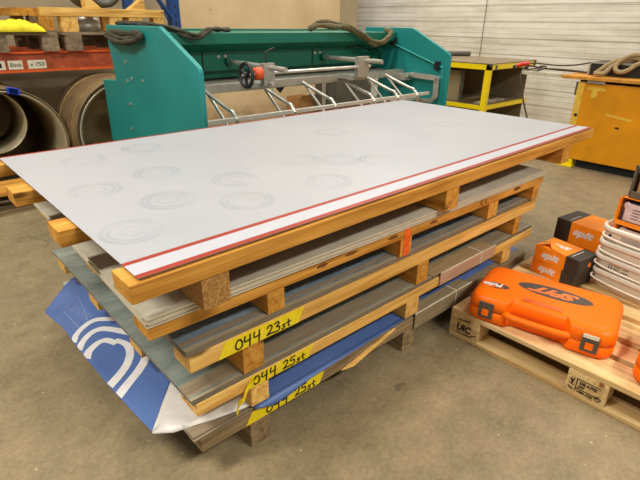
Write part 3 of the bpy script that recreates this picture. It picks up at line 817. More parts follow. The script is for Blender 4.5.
# ------------------------------------------------------------------ orange cartons
def carton(label, loc, rz, w=.235, d=.23, h=.078, flap=False, logo_top=True, dark_left=False, group='orange and dark fastener cartons'):
    """local x = width along the front face (0..w), y = depth, front face at y=0"""
    r = thing('fastener_carton', label, 'carton', loc, rz, group)
    s = w * .70
    a = (0, s) if not dark_left else (w - s, w)
    b = (s, w) if not dark_left else (0, w - s)
    MB().box(a[0], a[1], 0, d, 0, h).build('carton_sleeve', M['orange_card'], r, local=True, bevel=.0015)
    e = MB().box(b[0] + .0003, b[1], .0005, d - .0005, 0, h - .0005).build('end_cap', M['box_black'], r, local=True, bevel=.002, label='dark brown end')
    cx = (a[0] + a[1]) / 2 - (.028 if dark_left else 0)
    text_part('spit', h * (.45 if dark_left else .62), frame((cx, -.0008, h * (.60 if dark_left else .50)), (1, 0, 0), (0, 0, 1)), M['white'], r, 'logo_lettering', bold=.0022, shear=.3, width=w * .42, local=True)
    if logo_top:
        text_part('spit', h * .8, frame((cx, d * .52, h + .0008), (1, 0, 0), (0, 1, 0)), M['white'], r, 'logo_lettering', bold=.0022, shear=.3, width=w * .42, local=True)
    t = MB()
    bx = b[1] if not dark_left else b[0]
    strokes(t, frame((b[0] + .018 if not dark_left else b[1] - .02, .02, h + .0002), (0, 1, 0), (-1, 0, 0)), [[(0.0, 0), (.03, 0)], [(.036, 0), (.07, 0)], [(.075, 0), (.10, 0)]], .004)
    t.build('small_print', M['white'], e, local=True)
    if not dark_left:
        q = MB(); n = 14
        q.prism([(d * .62 + .013 * math.cos(2 * PI * k / n), h * .45 + .013 * math.sin(2 * PI * k / n)) for k in range(n)], w, w + .0012, 'X')
        if flap: q.build('round_label', M['orange_card'], e, local=True, label='round orange label')
    if flap:
        f = MB()   # torn, lifted lid edge with a brown opening
        f.add([(.010, -.001, h + .001), (.060, .020, h + .020), (.085, .004, h + .006), (.155, -.004, h + .001), (.155, .012, h + .001), (.085, .055, h + .012), (.020, .075, h + .010)],
              [(0, 1, 6), (1, 2, 5, 6), (2, 3, 4, 5)], 0)
        fo = f.build('torn_lid', M['orange_card'], r, local=True)
        md = fo.modifiers.new('Solid', 'SOLIDIFY'); md.thickness = .0012
        MB().add([(.030, .0, h + .0012), (.058, .028, h + .0215), (.046, .05, h + .018), (.014, .045, h + .010)], [(0, 1, 2, 3)]).build('tear', M['cardboard'], r, local=True, label='brown torn paper').modifiers.new('Solid', 'SOLIDIFY').thickness = .001
    return r
rzA = math.radians(-90 - 12)
carton('orange and dark carton resting on the front pallet, under the torn one', (2.336, .876, .1447), rzA, d=.155)
carton('torn-lidded orange and dark carton, on top of another behind the tool case', (2.326, .870, .2235), rzA + .03, d=.155, flap=True)
carton('orange carton hidden under the rear carton with dark left end', (2.640, .900, .1447), math.radians(-97), w=.26, d=.22, h=.099, dark_left=True, logo_top=False)
carton('orange carton with dark left end standing behind the torn one', (2.622, .900, .2443), math.radians(-99), w=.275, d=.20, h=.118, dark_left=True, logo_top=False)

# open-fronted cartons with bagged goods
def open_carton(label, loc, rz, w, d, h):
    r = thing('open_carton', label, 'carton', loc, rz, 'open orange cartons')
    t = .004
    m = MB().box(0, w, 0, d, 0, t).box(0, t, 0, d, t, h).box(w - t, w, 0, d, t, h).box(0, w, d - t, d, t, h).box(0, w, .02, d, h - t, h).box(0, w, 0, t, t, h * .16)
    m.build('carton_body', M['orange_card'], r, local=True)
    MB().box(.0, w, .05, d + .001, h, h + .0015).build('lid_panel', M['box_black'], r, local=True, label='dark brown lid')
    MB().box(t + .003, w - t - .003, .030, d - .02, t, h * .82, bev=.008).build('bagged_goods', M['bag_dark'], r, local=True, label='dark printed bags')
    g = MB().box(w * .10, w * .80, .022, .029, h * .14, h * .80, bev=.002); g.build('bag_label', M['bag'], r, local=True, label='pale label sheet')
    g = MB()
    for k in range(4): strokes(g, frame((w * .24, .0215, h * (.62 - .11 * k)), (1, 0, 0), (0, 0, 1)), [[(0, 0), (w * .12, 0)], [(w * .16, 0), (w * .38, 0)]], .003)
    g.build('print', M['ink'], r, local=True)
    for x in (w * .13, w * .82): MB().lathe([(.004, -.001), (.017, -.001), (.017, .002), (.004, .002)], (x, .024, h * .70), 'Y', 16).build('seal', M['bag'], r, local=True, label='round pale seal')
    return r
# ------------------------------------------------------------------ white tubs
def tub_mesh():
    def ring(w, d, z, r): return ([(a, b) for a, b in rrect(-w / 2, w / 2, -d / 2, d / 2, r, 6)], z)
    secs = [ring(.352, .252, 0, .045), ring(.360, .260, .006, .05), ring(.386, .286, .034, .055), ring(.396, .296, .076, .058), ring(.398, .298, .078, .058), ring(.414, .314, .080, .064), ring(.418, .318, .086, .066), ring(.416, .316, .100, .066), ring(.406, .306, .1035, .06),
            ring(.396, .296, .102, .056), ring(.384, .284, .070, .052), ring(.352, .252, .012, .045)]
    n = len(secs[0][0]); mb = MB(); vs = []
    for p, z in secs: vs += [(a, b, z) for a, b in p]
    fs = [list(range(n))[::-1], list(range((len(secs) - 1) * n, len(secs) * n))]
    mb.add(vs, fs, 0, False)
    for s in range(len(secs) - 1):
        for i in range(n): mb.f.append([s * n + i, s * n + (i + 1) % n, (s + 1) * n + (i + 1) % n, (s + 1) * n + i]); mb.m.append(0); mb.sm.append(True)
    return mb
TUBL = ['white plastic tub at the bottom of the stack beside the tool case', 'white plastic tub with small black print, second from the bottom', 'white plastic tub third from the bottom, its handle hanging', 'topmost white plastic tub, holding open orange cartons']
tub0 = thing('plastic_tub', TUBL[0], 'tub', (2.515, .402, .1447), math.radians(-102), 'stacked white tubs')
tub_mesh().build('tub_body', M['tub'], tub0, local=True)
hm = MB(); hm.tube(smooth_path([(-.175, -.154, .074), (-.168, -.166, .060), (-.08, -.169, .050), (.08, -.169, .050), (.168, -.166, .060), (.175, -.154, .074)], 6), .0045, 8)
hm.build('handle', M['tub'], tub0, local=True)
pos = [(2.515, .402, .1447), (2.517, .403, .2185), (2.515, .401, .2923), (2.519, .402, .3660)]
tubs = [tub0]
for i in range(1, 4):
    t_ = dup(tub0, pos[i], math.radians(-102 + (i - 1) * 1.0), TUBL[i])
    W[t_.name] = Matrix.Translation(pos[i]) @ Matrix.Rotation(math.radians(-102 + (i - 1) * 1.0), 4, 'Z')
    tubs.append(t_)
g = MB()
strokes(g, frame((-.10, -.1475, .055), (1, 0, 0), (0, .05, 1)), [[(0, -.016), (0, .018)], [(-.012, -.012), (-.012, .012)], [(.012, .012), (.04, .012)], [(.012, .0), (.034, .0)], [(.05, .012), (.075, .012)], [(.05, -.004), (.06, -.004)], [(.066, -.004), (.076, -.004)], [(.012, -.012), (.04, -.012)]], .0035)
g.build('small_print', M['ink'], tubs[1], local=True)
g = MB(); g.box(-.10, .02, -.1500, -.1475, .054, .068); g.build('paper_label', plain('grey_label', rgb(170, 164, 156), .6), tubs[3], local=True, label='grey label strip')
g = MB(); g.cyl((-.15, -.144, .060), (-.15, -.153, .060), .006, 12); g.build('handle_pin', M['black'], tubs[3], local=True, label='dark pin')
open_carton('open orange carton low in the top tub, dark bags with round seals', (2.452, .583, .3790), math.radians(-102), .25, .20, .092)
open_carton('open orange carton showing a pale label, upper one in the top tub', (2.452, .592, .4730), math.radians(-101), .25, .20, .128)

# grey bin
r = thing('grey_bin', 'dark grey bin with tan contents standing on the open orange carton', 'bin', (2.548, .424, .6030), math.radians(-100))
m = MB(); t = .012
m.box(-.13, .13, -.10, .10, 0, t).box(-.13, -.13 + t * .8, -.10, .10, t, .15).box(.13 - t, .13, -.10, .10, t, .15).box(-.13, .13, .10 - t, .10, t, .15).box(-.13, .13, -.10, -.10 + t, t, .03).box(-.13, .13, -.10, -.10 + t, .135, .15)
m.build('bin_shell', M['grey_bin'], r, local=True, bevel=.002)
MB().box(-.105, .115, -.085, .085, t, .13, bev=.004).build('bin_contents', M['cardboard'], r, local=True, label='tan block inside')

# ------------------------------------------------------------------ teal machine
XL, XR = 1.390, 3.835
mach = thing('sheet_metal_machine', 'large teal sheet metal machine behind the stack', 'machine', (2.65, 3.2, 0))
prof = [(2.49, 0), (2.49, 1.06), (2.497, 1.078), (2.515, 1.094), (2.905, 1.280), (2.93, 1.288), (3.765, 1.288), (3.763, 1.19), (3.755, 1.11), (3.735, 1.05), (3.730, .915), (3.985, .900), (4.01, 0)]
profr = prof[:6] + [(3.50, 1.288), (3.50, .93), (3.30, .90), (3.30, 0)]
for a, nm in ((XL, 'left'), (XR, 'right')):
    o = MB().prism(prof if nm == 'left' else profr, a, a + .03, 'X').build('side_plate', [M['teal']], mach, bevel=.006)
    if nm == 'left':
        for y, z in ((3.491, 1.058), (3.505, .929), (3.429, .949), (3.248, .951), (3.513, .768), (3.562, .586)):
            MB().cyl((XL - .006, y, z), (XL, y, z), .011, 12).build('bolt', M['steel'], o)
    else:
        q = MB(); d0 = V((XR - .012, 3.16, 1.158)); d1 = V((XR - .012, 2.55, .970))
        q.tube([d0, d1], .010, 4); q.box(XR - .012, XR, 2.535, 2.56, .0, .975)
        q.build('guide_ridge', M['teal_edge'], o)
        for y, z in ((3.12, 1.165), (2.60, .985)): MB().box(XR - .04, XR, y - .022, y + .022, z - .035, z + .035, bev=.004).build('hinge', M['black'], o, label='black hinge')
# upper beam
bp = [(3.10, 1.248), (3.10, 1.176), (3.25, 1.118), (3.25, .985), (3.30, .985), (3.30, .93), (3.75, .93), (3.75, 1.265), (3.69, 1.265), (3.69, 1.248)]
MB().prism(bp, XL + .035, XR, 'X').build('upper_beam', M['green'], mach, bevel=.004)
for x in (1.98, 2.04, 2.93, 2.99): MB().cyl((x, 3.243, 1.085), (x, 3.25, 1.085), .011, 10).build('bolt', M['steel'], mach)
MB().box(1.845, 1.852, 3.244, 3.25, .99, 1.11).box(2.90, 2.907, 3.244, 3.25, .99, 1.11).build('panel_seam', M['dark_hole'], mach)
MB().box(XL + .035, XR, 3.32, 3.72, .84, .929).build('gap_shade_block', M['dark_hole'], mach, label='dark block painted as the shaded gap below the beam')  # near-black block puts the gap's shade into its colour
q = MB(); q.box(XL + .035, XR, 3.24, 3.32, .868, .915)
q.build('lower_rail', M['galv'], mach)
bx = MB().box(XL + .035, XR, 2.98, 3.06, .868, .926).build('back_gauge_beam', M['galv'], mach, bevel=.003)
for x in (1.62, 1.70, 1.78): MB().cyl((x, 3.232, .89), (x, 3.24, .89), .010, 10).build('bolt', M['dark_metal'], mach)
# bent support fingers
for x in (1.693, 2.169, 2.567, 3.001, 3.301, 3.571):
    f = MB()
    f.tube(smooth_path([(x, 2.985, .893), (x, 2.86, .852), (x, 2.70, .806), (x, 2.65, .795), (x, 2.60, .750)], 3), .0125, 10)
    f.tube([(x + .02, 2.985, .880), (x + .02, 2.79, .722), (x + .02, 2.70, .65)], .0105, 8)
    f.tube([(x, 2.60, .750), (x, 2.60, .66), (x + .02, 2.70, .65)], .0105, 8)
    f.build('support_finger', M['steel'], mach)
MB().box(XL + .04, XR - .09, 2.603, 2.628, .742, .768).build('support_rail', M['white_metal'], mach, bevel=.002)
q = MB().box(3.35, XR - .09, 2.70, 2.725, .690, .712)
q.build('lower_support_rail', M['white_metal'], mach)
arm = [(3.0, .885), (2.86, .912), (2.60, .905), (2.55, .885), (2.545, .72), (2.60, .668), (2.76, .655), (2.76, .69), (2.625, .70), (2.59, .73), (2.595, .86), (2.86, .868), (3.0, .845)]
a_ = MB().prism(arm, 3.775, 3.800, 'X').build('swing_arm', M['galv'], mach, bevel=.003)
q = MB().cyl((3.72, 2.86, .89), (3.85, 2.86, .89), .022, 16).cyl((3.73, 2.575, .885), (3.85, 2.575, .885), .018, 16)
q.build('pivot_bolt', M['steel'], a_)
MB().box(3.70, 3.80, 2.865, 2.98, .845, .9).build('arm_mount', M['galv'], mach)
# guide rods, brackets, lead screw
for x in (2.062, 3.019):
    MB().cyl((x, 3.25, 1.050), (x, 2.565, 1.036 if x < 2.5 else 1.048), .017, 16).build('guide_rod', M['galv'], mach)
    MB().cyl((x, 3.245, 1.050), (x, 3.21, 1.050), .030, 20).build('rod_collar', M['green'], mach)
for x0, x1, y, zt in ((2.008, 2.10, 2.73, 1.068), (2.935, 3.055, 2.73, 1.080)):
    b_ = MB().box(x0, x1, y, y + .045, .925, zt, bev=.003); b_.box(x0 + .01, x1 - .01, y + .045, 2.99, .900, .934)
    b_.build('slide_bracket', M['galv'], mach)
q = MB().cyl((2.02, 2.752, 1.003), (3.09, 2.752, 1.003), .012, 14); q.build('lead_screw', M['steel'], mach)
q = MB().cyl((1.86, 2.72, 1.003), (2.0, 2.735, 1.003), .009, 12); q.build('wheel_shaft', M['steel'], mach)
hub = MB().lathe([(.004, -.035), (.030, -.035), (.040, -.022), (.042, .02), (.030, .032), (.004, .032)], (1.965, 2.74, 1.006), 'X', 20)
hub.build('dial_hub', M['hub_orange'], mach, label='orange position dial')
hw = MB().tube([(1.855, 2.718 + .072 * math.cos(a), 1.003 + .072 * math.sin(a)) for a in [2 * PI * k / 32 for k in range(32)]], .013, 10, closed=True)
for k in range(3):
    a = 2 * PI * k / 3 + .5; hw.tube([(1.855, 2.718, 1.003), (1.855, 2.718 + .07 * math.cos(a), 1.003 + .07 * math.sin(a))], .010, 8)
hw.cyl((1.835, 2.718, 1.003), (1.875, 2.718, 1.003), .018, 14)
hwo = hw.build('handwheel', M['black_iron'], mach)
MB().cyl((1.825, 2.718, 1.003), (1.836, 2.718, 1.003), .009, 12).build('hub_cap', M['steel'], hwo)
q = MB().tube(smooth_path([(2.045, 2.75, 1.068), (2.04, 2.75, 1.12), (2.055, 2.75, 1.145), (2.115, 2.75, 1.16)], 4), .0055, 8); q.build('lock_lever', M['black'], mach)
q = MB().cyl((2.05, 2.725, .94), (2.05, 2.69, .94), .012, 10).cyl((2.08, 2.728, .913), (2.08, 2.728, .885), .006, 8); q.build('clamp_screw', M['steel'], mach)
MB().prism([(2.32, .867), (2.40, .867), (2.36, .825)], 3.0, 3.02, 'Y').build('sensor_tab', M['black'], mach)

# slings draped over the machine
def sling(label, paths, mat, rad):
    s = MB()
    for i, P in enumerate(paths):
        pp = smooth_path(P, 5); rr = [rad[i] * (1 + .18 * math.sin(k * .9 + i)) * (.65 if k in (0, len(pp) - 1) else 1) for k in range(len(pp))]
        s.tube(pp, rr, 10, 0, flat=.8)
    return s.build('lifting_sling', mat, label=label, cat='sling', group='lifting slings over the teal machine')
sling('dark olive lifting sling over the left plate and beam of the teal machine', [
    [(1.376, 3.685, 1.236), (1.364, 3.605, 1.226), (1.358, 3.465, 1.212), (1.358, 3.325, 1.208), (1.364, 3.205, 1.220), (1.370, 3.145, 1.236)],
    [(1.372, 3.705, 1.222), (1.350, 3.585, 1.200), (1.344, 3.445, 1.186), (1.346, 3.285, 1.190), (1.358, 3.155, 1.214), (1.368, 3.135, 1.238), (1.368, 3.245, 1.240), (1.370, 3.445, 1.238), (1.374, 3.645, 1.244)],
    [(1.41, 3.60, 1.300), (1.47, 3.45, 1.298), (1.52, 3.30, 1.285), (1.58, 3.16, 1.268), (1.63, 3.072, 1.238), (1.70, 3.065, 1.218), (1.78, 3.072, 1.245), (1.86, 3.14, 1.266), (1.95, 3.22, 1.268), (2.05, 3.28, 1.266), (2.13, 3.31, 1.262)],
    [(1.43, 3.56, 1.310), (1.50, 3.36, 1.302), (1.56, 3.14, 1.284), (1.64, 3.058, 1.252), (1.72, 3.058, 1.236), (1.80, 3.09, 1.266), (1.92, 3.16, 1.272), (2.05, 3.22, 1.262)]], M['sling'], [.019, .022, .020, .014])
sling('olive lifting sling hanging over the right end of the teal beam', [
    [(2.78, 3.16, 1.268), (2.86, 3.12, 1.300), (3.0, 3.08, 1.290), (3.10, 3.07, 1.288), (3.24, 3.06, 1.245), (3.35, 3.05, 1.195), (3.46, 3.05, 1.150), (3.57, 3.05, 1.160), (3.68, 3.055, 1.215), (3.735, 3.10, 1.262)],
    [(2.84, 3.18, 1.280), (2.88, 3.14, 1.325), (3.02, 3.10, 1.315), (3.16, 3.06, 1.288), (3.29, 3.04, 1.235), (3.40, 3.035, 1.185), (3.52, 3.035, 1.165), (3.64, 3.045, 1.205), (3.72, 3.08, 1.25), (3.70, 3.14, 1.268)]], M['sling_olive'], [.026, .022])
q = MB().tube(smooth_path([(3.31, 3.24, 1.116), (3.40, 3.20, 1.135), (3.48, 3.20, 1.120), (3.56, 3.20, 1.095), (3.66, 3.20, 1.095), (3.74, 3.21, 1.06), (3.77, 3.24, 1.01)], 5), .007, 8)
q.tube(smooth_path([(3.50, 3.245, 1.12), (3.56, 3.20, 1.15), (3.66, 3.19, 1.15), (3.70, 3.10, 1.17)], 5), .007, 8)
q.build('hose', M['black'], mach)

# ------------------------------------------------------------------ pallet rack on the left
rack = thing('pallet_rack', 'pallet rack with orange red beam and blue uprights', 'rack', (.8, 5.1, 0))
q = MB().prism([(4.6, .928), (4.6, 1.065), (4.65, 1.065), (4.65, .928)], -1.6, 2.33, 'X'); fb = q.build('front_beam', M['rack'], rack, bevel=.004)
MB().box(-1.6, 2.33, 4.585, 4.66, 1.0655, 1.080).build('beam_lip', M['rack_top'], fb, label='bright orange lip')
MB().box(-1.6, 2.33, 4.592, 4.5995, .925, .942).build('beam_lip', M['rack_top'], fb, label='bright orange lip')
MB().box(-1.6, 2.33, 5.65, 5.70, .928, 1.078).build('rear_beam', M['rack'], rack)
for y in (4.60, 5.63):
    u = MB().box(2.33, 2.335, y, y + .09, 0, 3.2).box(2.335, 2.42, y, y + .005, 0, 3.2).box(2.335, 2.42, y + .085, y + .09, 0, 3.2)
    uo = u.build('upright', M['blue_post'], rack)
    if y < 5:
        h_ = MB()
        for k in range(30): h_.box(2.365, 2.380, y - .001, y + .0005, .3 + k * .075, .33 + k * .075)
        h_.build('punched_slots', M['dark_hole'], uo)
q = MB().tube([(2.38, 4.69, 1.25), (2.38, 5.63, 2.2)], .018, 4).tube([(2.38, 4.69, .3), (2.38, 5.63, 1.2)], .018, 4); q.build('brace', M['blue_post'], rack)
q = MB().tube([(2.20, 4.61, 1.52), (2.33, 4.61, 1.35)], .022, 4); q.build('beam_connector', M['blue_post'], rack)
# labels on the beam
for x0, x1, txt in ((.76, .875, ''), (.895, .998, 'Blank'), (1.035, 1.17, 'x 750')):
    l = MB().box(x0, x1, 4.5972, 4.5988, .950, 1.016).build('beam_label', M['paper'], rack, label='white paper label')
    if txt: text_part(txt, .042, frame(((x0 + x1) / 2, 4.5966, .983), (1, 0, 0), (0, 0, 1)), M['ink'], l, 'lettering', shear=.15, width=(x1 - x0) * .8)
    else: MB().box(x0, x0 + .09, 4.5962, 4.5971, .965, 1.0).build('dark_field', M['ink'], l)

def small_pallet(name, label, x0, x1, y0, y1, z, mx, my, blocks, group='pallets on the rack beam', dz=.144):
    r = thing(name, label, 'pallet', ((x0 + x1) / 2, (y0 + y1) / 2, z), 0, group)
    n = 5; wd = (y1 - y0) / n
    for k in range(n): MB().box(x0, x1, y0 + k * wd, y0 + k * wd + wd * .8, z + dz - .022, z + dz).build('deck_board', mx, r)
    for a, b in blocks:
        MB().box(a, b, y0 + .002, y1 - .04, z + dz - .044, z + dz - .0225).build('stringer_board', my, r)
        for k in range(3):
            yy = y0 + .002 + k * ((y1 - y0) - .14) / 2
            MB().box(a, b, yy, yy + .1, z + .0, z + dz - .0445).build('block', my, r)
    return r
small_pallet('rack_pallet', 'worn grey pallet on the orange rack beam, under the yellow cloth', .10, 1.285, 4.55, 5.5, 1.0805, M['grey_x'], M['grey_y'], [(.10, .22), (.80, .92), (1.165, 1.285)])
small_pallet('rack_pallet', 'worn grey pallet on the orange rack beam, behind the teal plate', 1.32, 2.24, 4.55, 5.5, 1.0805, M['grey_x'], M['grey_y'], [(1.34, 1.47), (1.75, 1.86), (2.13, 2.24)])
# light timber cradle on the right pallet
r = thing('timber_cradle', 'light pine cradle frame on the right rack pallet', 'wooden frame', (1.6, 4.9, 1.225))
MB().box(1.20, 2.235, 4.55, 4.64, 1.342, 1.405).build('front_rail', M['light_x'], r, bevel=.003)
MB().box(1.03, 2.235, 5.2, 5.29, 1.342, 1.405).build('rear_rail', M['amber_x'], r, bevel=.003)
MB().box(1.05, 1.20, 4.66, 5.19, 1.342, 1.40).build('side_rail', M['amber_y'], r)
for a, b in ((1.335, 1.465), (1.73, 1.84), (1.90, 2.02), (2.13, 2.225)):
    MB().box(a, b, 4.555, 4.65, 1.2255, 1.3415).build('post', M['light_y'], r)
    MB().box(a, b, 5.2, 5.29, 1.2255, 1.3415).build('post', M['amber_y'], r)
for a, b in ((1.08, 1.16), (1.2, 1.26)): MB().box(a, b, 4.95, 5.05, 1.2255, 1.3415).build('post', M['old_y'], r)
for poly in ([(1.55, 1.4055), (1.68, 1.4055), (1.55, 1.52)], [(1.92, 1.4055), (2.06, 1.4055), (2.06, 1.50)]):
    MB().prism(poly, 4.56, 4.66, 'Y').build('wedge', M['light_x'], r, label='pine wedge')
mb = MB().lathe([(.10, 0), (.16, 0), (.16, .5), (.10, .5)], (1.765, 4.70, 1.575), 'Y', 32); mb.build('metal_coil', M['dark_metal'], label='dark metal coil resting between wedges on the pine cradle', cat='coil')
mb = MB().lathe([(.05, 0), (.115, 0), (.118, .05), (.112, .06), (.118, .07), (.115, .115), (.05, .115)], (1.597, 4.77, 1.2255), 'Z', 32); mb.build('banding_reel', M['galv'], label='grey steel reel standing inside the pine cradle', cat='reel')
# yellow cloth
vs = []; fs = []; n1, n2 = 36, 14
for i in range(n1 + 1):
    for j in range(n2 + 1):
        u = i / n1; v = j / n2; x = .55 + .66 * u; y = 4.52 + .42 * v
        env = max(0, min(1, (1 - u) * 14, u * 14)) ** .5 * max(0, min(1, v * 7, (1 - v) * 7)) ** .5
        hgt = .050 + .030 * math.exp(-((u - .72) / .16) ** 2) + .010 * math.exp(-((u - .3) / .2) ** 2)
        z = 1.2255 + env * (hgt + .016 * noise.noise(V((x * 14, y * 14, 0))) + .012 * noise.noise(V((x * 30, y * 30, 2))))
        if 0 < i < n1: y += .012 * noise.noise(V((x * 9, 0, v * 3)))
        vs.append((x, y, max(z, 1.2255)))
for i in range(n1):
    for j in range(n2): a = i * (n2 + 1) + j; fs.append((a, a + n2 + 1, a + n2 + 2, a + 1))
MB().add(vs, fs, 0, True).build('yellow_cloth', M['yellow_cloth'], label='crumpled bright yellow cloth on the left rack pallet', cat='cloth', origin=(.9, 4.7, 1.2255)).modifiers.new('S', 'SOLIDIFY').thickness = .002

# coils of sheet on the floor under the rack
def coil(label, c, r, y0, y1, mats, wall=.035, extra=None):
    root = thing('sheet_coil', label, 'coil', (c[0], (y0 + y1) / 2, 0), 0, 'coils of sheet metal under the rack')
    L = y1 - y0
    MB().lathe([(r - .004, 0), (r, .004), (r, L), (r - wall * .5, L), (r - wall * .5, .006), (r - .008, .006)], (c[0], y0, c[1]), 'Y', 72).build('outer_wrap', mats[0], root)
    MB().lathe([(r - wall, .012), (r - wall + .005, .008), (r - wall * .55, .008), (r - wall * .55, L), (r - wall, L)], (c[0], y0, c[1]), 'Y', 72).build('inner_wrap', mats[1], root)
    MB().lathe([(r - wall * .72, .002), (r - wall * .60, .002), (r - wall * .60, .0075), (r - wall * .72, .0075)], (c[0], y0, c[1]), 'Y', 72).build('rim', mats[2], root)
    return root
c1 = coil('large steel coil at the left picture edge under the rack, blue taped', (.735, .425), .421, 4.32, 5.2, [M['coil_dark'], M['coil'], M['coil_edge']])
MB().lathe([(.235, 0), (.243, 0), (.243, .5), (.235, .5)], (.655, 4.42, .590), 'Y', 48).build('loose_end', M['coil'], c1, label='inner curled sheet')
q = MB()
for k in range(5):
    a = 1.27 + k * .035
    q.box(.735 + .421 * math.cos(a) - .012, .735 + .421 * math.cos(a) + .014, 4.308, 4.36, .425 + .385 * math.sin(a), .425 + .428 * math.sin(a))
q.build('blue_tape', M['blue_tape'], c1)
c2 = coil('steel coil with brown wrapped side beside the teal plate', (1.600, .445), .440, 4.12, 4.70, [M['coil_dark'], M['coil'], M['coil_edge']], wall=.05)
q = MB()
for dy in (.10, .42):
    q.lathe([(.4405, dy), (.443, dy), (.443, dy + .04), (.4405, dy + .04)], (1.600, 4.12, .445), 'Y', 64)
q.build('strap', plain('dull_yellow_strap', rgb(132, 110, 58), .6, 0, .25, 20), c2)
for nm, cx, cz, rr, yy in (('steel disc', .735, .425, .39, 5.18), ('steel disc', 1.600, .445, .39, 4.67)):
    o = MB().lathe([(.002, 0), (rr, 0), (rr, .012), (.002, .012)], (cx, yy, cz), 'Y', 56).build('end_disc', M['coil_dark'] if cx < 1 else M['coil'], c1 if cx < 1 else c2)  # back lids; the left one is added to darken its coil's interior
MB().add([(-1.5, 5.50, 0), (2.2, 5.50, 0), (2.2, 5.62, .93), (-1.5, 5.62, .93), (-1.5, 5.53, 0), (2.2, 5.53, 0), (2.2, 5.64, .93), (-1.5, 5.64, .93)], [(0, 1, 2, 3), (4, 7, 6, 5), (0, 4, 5, 1), (1, 5, 6, 2), (2, 6, 7, 3), (3, 7, 4, 0)]).build('shade_panel', M['plate_brown'], label='added brown panel leaning behind the coils, standing in for shade under the rack', cat='plate')  # panel added so the space under the rack looks shaded
# floor boards in front of coil
r = thing('floor_pallet', 'low pallet of amber boards on the floor at the left edge below the rack', 'pallet', (.45, 4.1, 0))
for k in range(3): MB().box(.0, .80, 3.94 + k * .115, 4.04 + k * .115, .150, .172).build('deck_board', M['amber_x'], r)
for a in (.02, .38, .72): MB().box(a, a + .06, 3.96, 4.26, .022, .1495).build('block', M['old_y'], r)
MB().box(0, .80, 3.96, 4.05, 0, .0215).build('bottom_board', M['old_x'], r)

# ------------------------------------------------------------------ things behind the machine
r = thing('dark_cabinet', 'dark grey metal cabinet on the floor behind the teal machine', 'cabinet', (5.25, 5.25, 0))
MB().box(4.93, 5.72, 5.05, 5.45, 0.03, .60, bev=.005).build('body', M['dark_metal'], r)
MB().box(4.96, 5.31, 5.04, 5.0495, .06, .57).build('door', M['dark_metal'], r); MB().box(5.34, 5.69, 5.04, 5.0495, .06, .57).build('door', M['dark_metal'], r)
MB().box(4.95, 5.70, 5.07, 5.43, 0, .03).build('plinth', M['black'], r)
r = thing('cardboard_box', 'open brown cardboard box behind the machine, left of the dark cabinet', 'box', (4.95, 5.72, 0))
mb = MB().box(4.72, 5.02, 5.55, 5.85, 0, .006)
for b in ((4.72, 4.725, 5.55, 5.85), (5.015, 5.02, 5.55, 5.85), (4.72, 5.02, 5.55, 5.555), (4.72, 5.02, 5.845, 5.85)): mb.box(*b, .006, .30)
mb.build('box_body', M['cardboard'], r)
MB().prism([(5.50, .34), (5.546, .302), (5.549, .302), (5.503, .343)], 4.73, 5.01, 'X').build('flap', M['cardboard'], r)
MB().box(4.86, 4.90, 5.18, 5.22, 0, .78).box(4.80, 4.92, 5.12, 5.28, 0, .02).build('steel_post', M['galv'], label='grey steel post on the floor beside the dark cabinet', cat='post')

# ------------------------------------------------------------------ yellow table
r = thing('steel_table', 'yellow framed steel table against the pale wall', 'table', (6.2, 3.5, 0))
tx0, tx1, ty0, ty1, zt = 5.40, 6.55, 2.955, 4.4, .912
MB().box(tx0, tx1, ty0, ty1, zt - .012, zt).build('tabletop', M['table_top'], r)
q = MB()
for (a, b, c, d) in ((tx0, tx1, ty0, ty0 + .05), (tx0, tx1, ty1 - .05, ty1), (tx0, tx0 + .05, ty0, ty1), (tx1 - .05, tx1, ty0, ty1)): q.box(a, b, c, d, zt - .070, zt - .013)
q.build('top_frame', M['yellow'], r)
for x, y in ((tx0, ty0), (tx0, ty1 - .07), (tx1 - .07, ty1 - .07)): MB().box(x + .003, x + .067, y + .003, y + .067, 0, zt - .0705).build('leg', M['yellow'], r, bevel=.003)
q = MB()
for (a, b, c, d) in ((tx0 + .067, tx1 - .067, ty0 + .005, ty0 + .045), (tx0 + .005, tx0 + .045, ty0 + .067, ty1 - .067)): q.box(a, b, c, d, .385, .430)
q.build('shelf_frame', M['yellow'], r)
MB().box(tx0 + .046, tx1 - .046, ty0 + .046, ty1 - .061, .40, .425).build('shelf', M['table_top'], r)
MB().box(tx1 - .045, tx1 - .03, ty0 + .07, ty1 - .08, 0, zt - .0705).build('side_panel', M['table_side'], r, label='dark brown side panel')
MB().box(tx0 + .07, tx1 - .075, ty1 - .06, ty1 - .045, .4255, zt - .0705).build('back_panel', M['table_side'], r, label='dark back panel')
q = MB().box(tx0 + .12, tx0 + .15, ty0 - .010, ty0, zt - .075, zt - .02).box(tx0 - .003, tx0 + .015, ty0 - .003, ty0 + .01, zt - .035, zt + .002).box(tx1 - .03, tx1 + .003, ty0 - .004, ty0 + .03, zt - .04, zt + .003)
q.build('corner_clip', M['dark_metal'], r)
q = MB().cyl((5.95, 4.30, zt + .032), (6.53, 3.92, zt + .032), .032, 18); q.build('steel_tube', M['dark_metal'], label='dark steel tube lying on the yellow framed table', cat='tube')
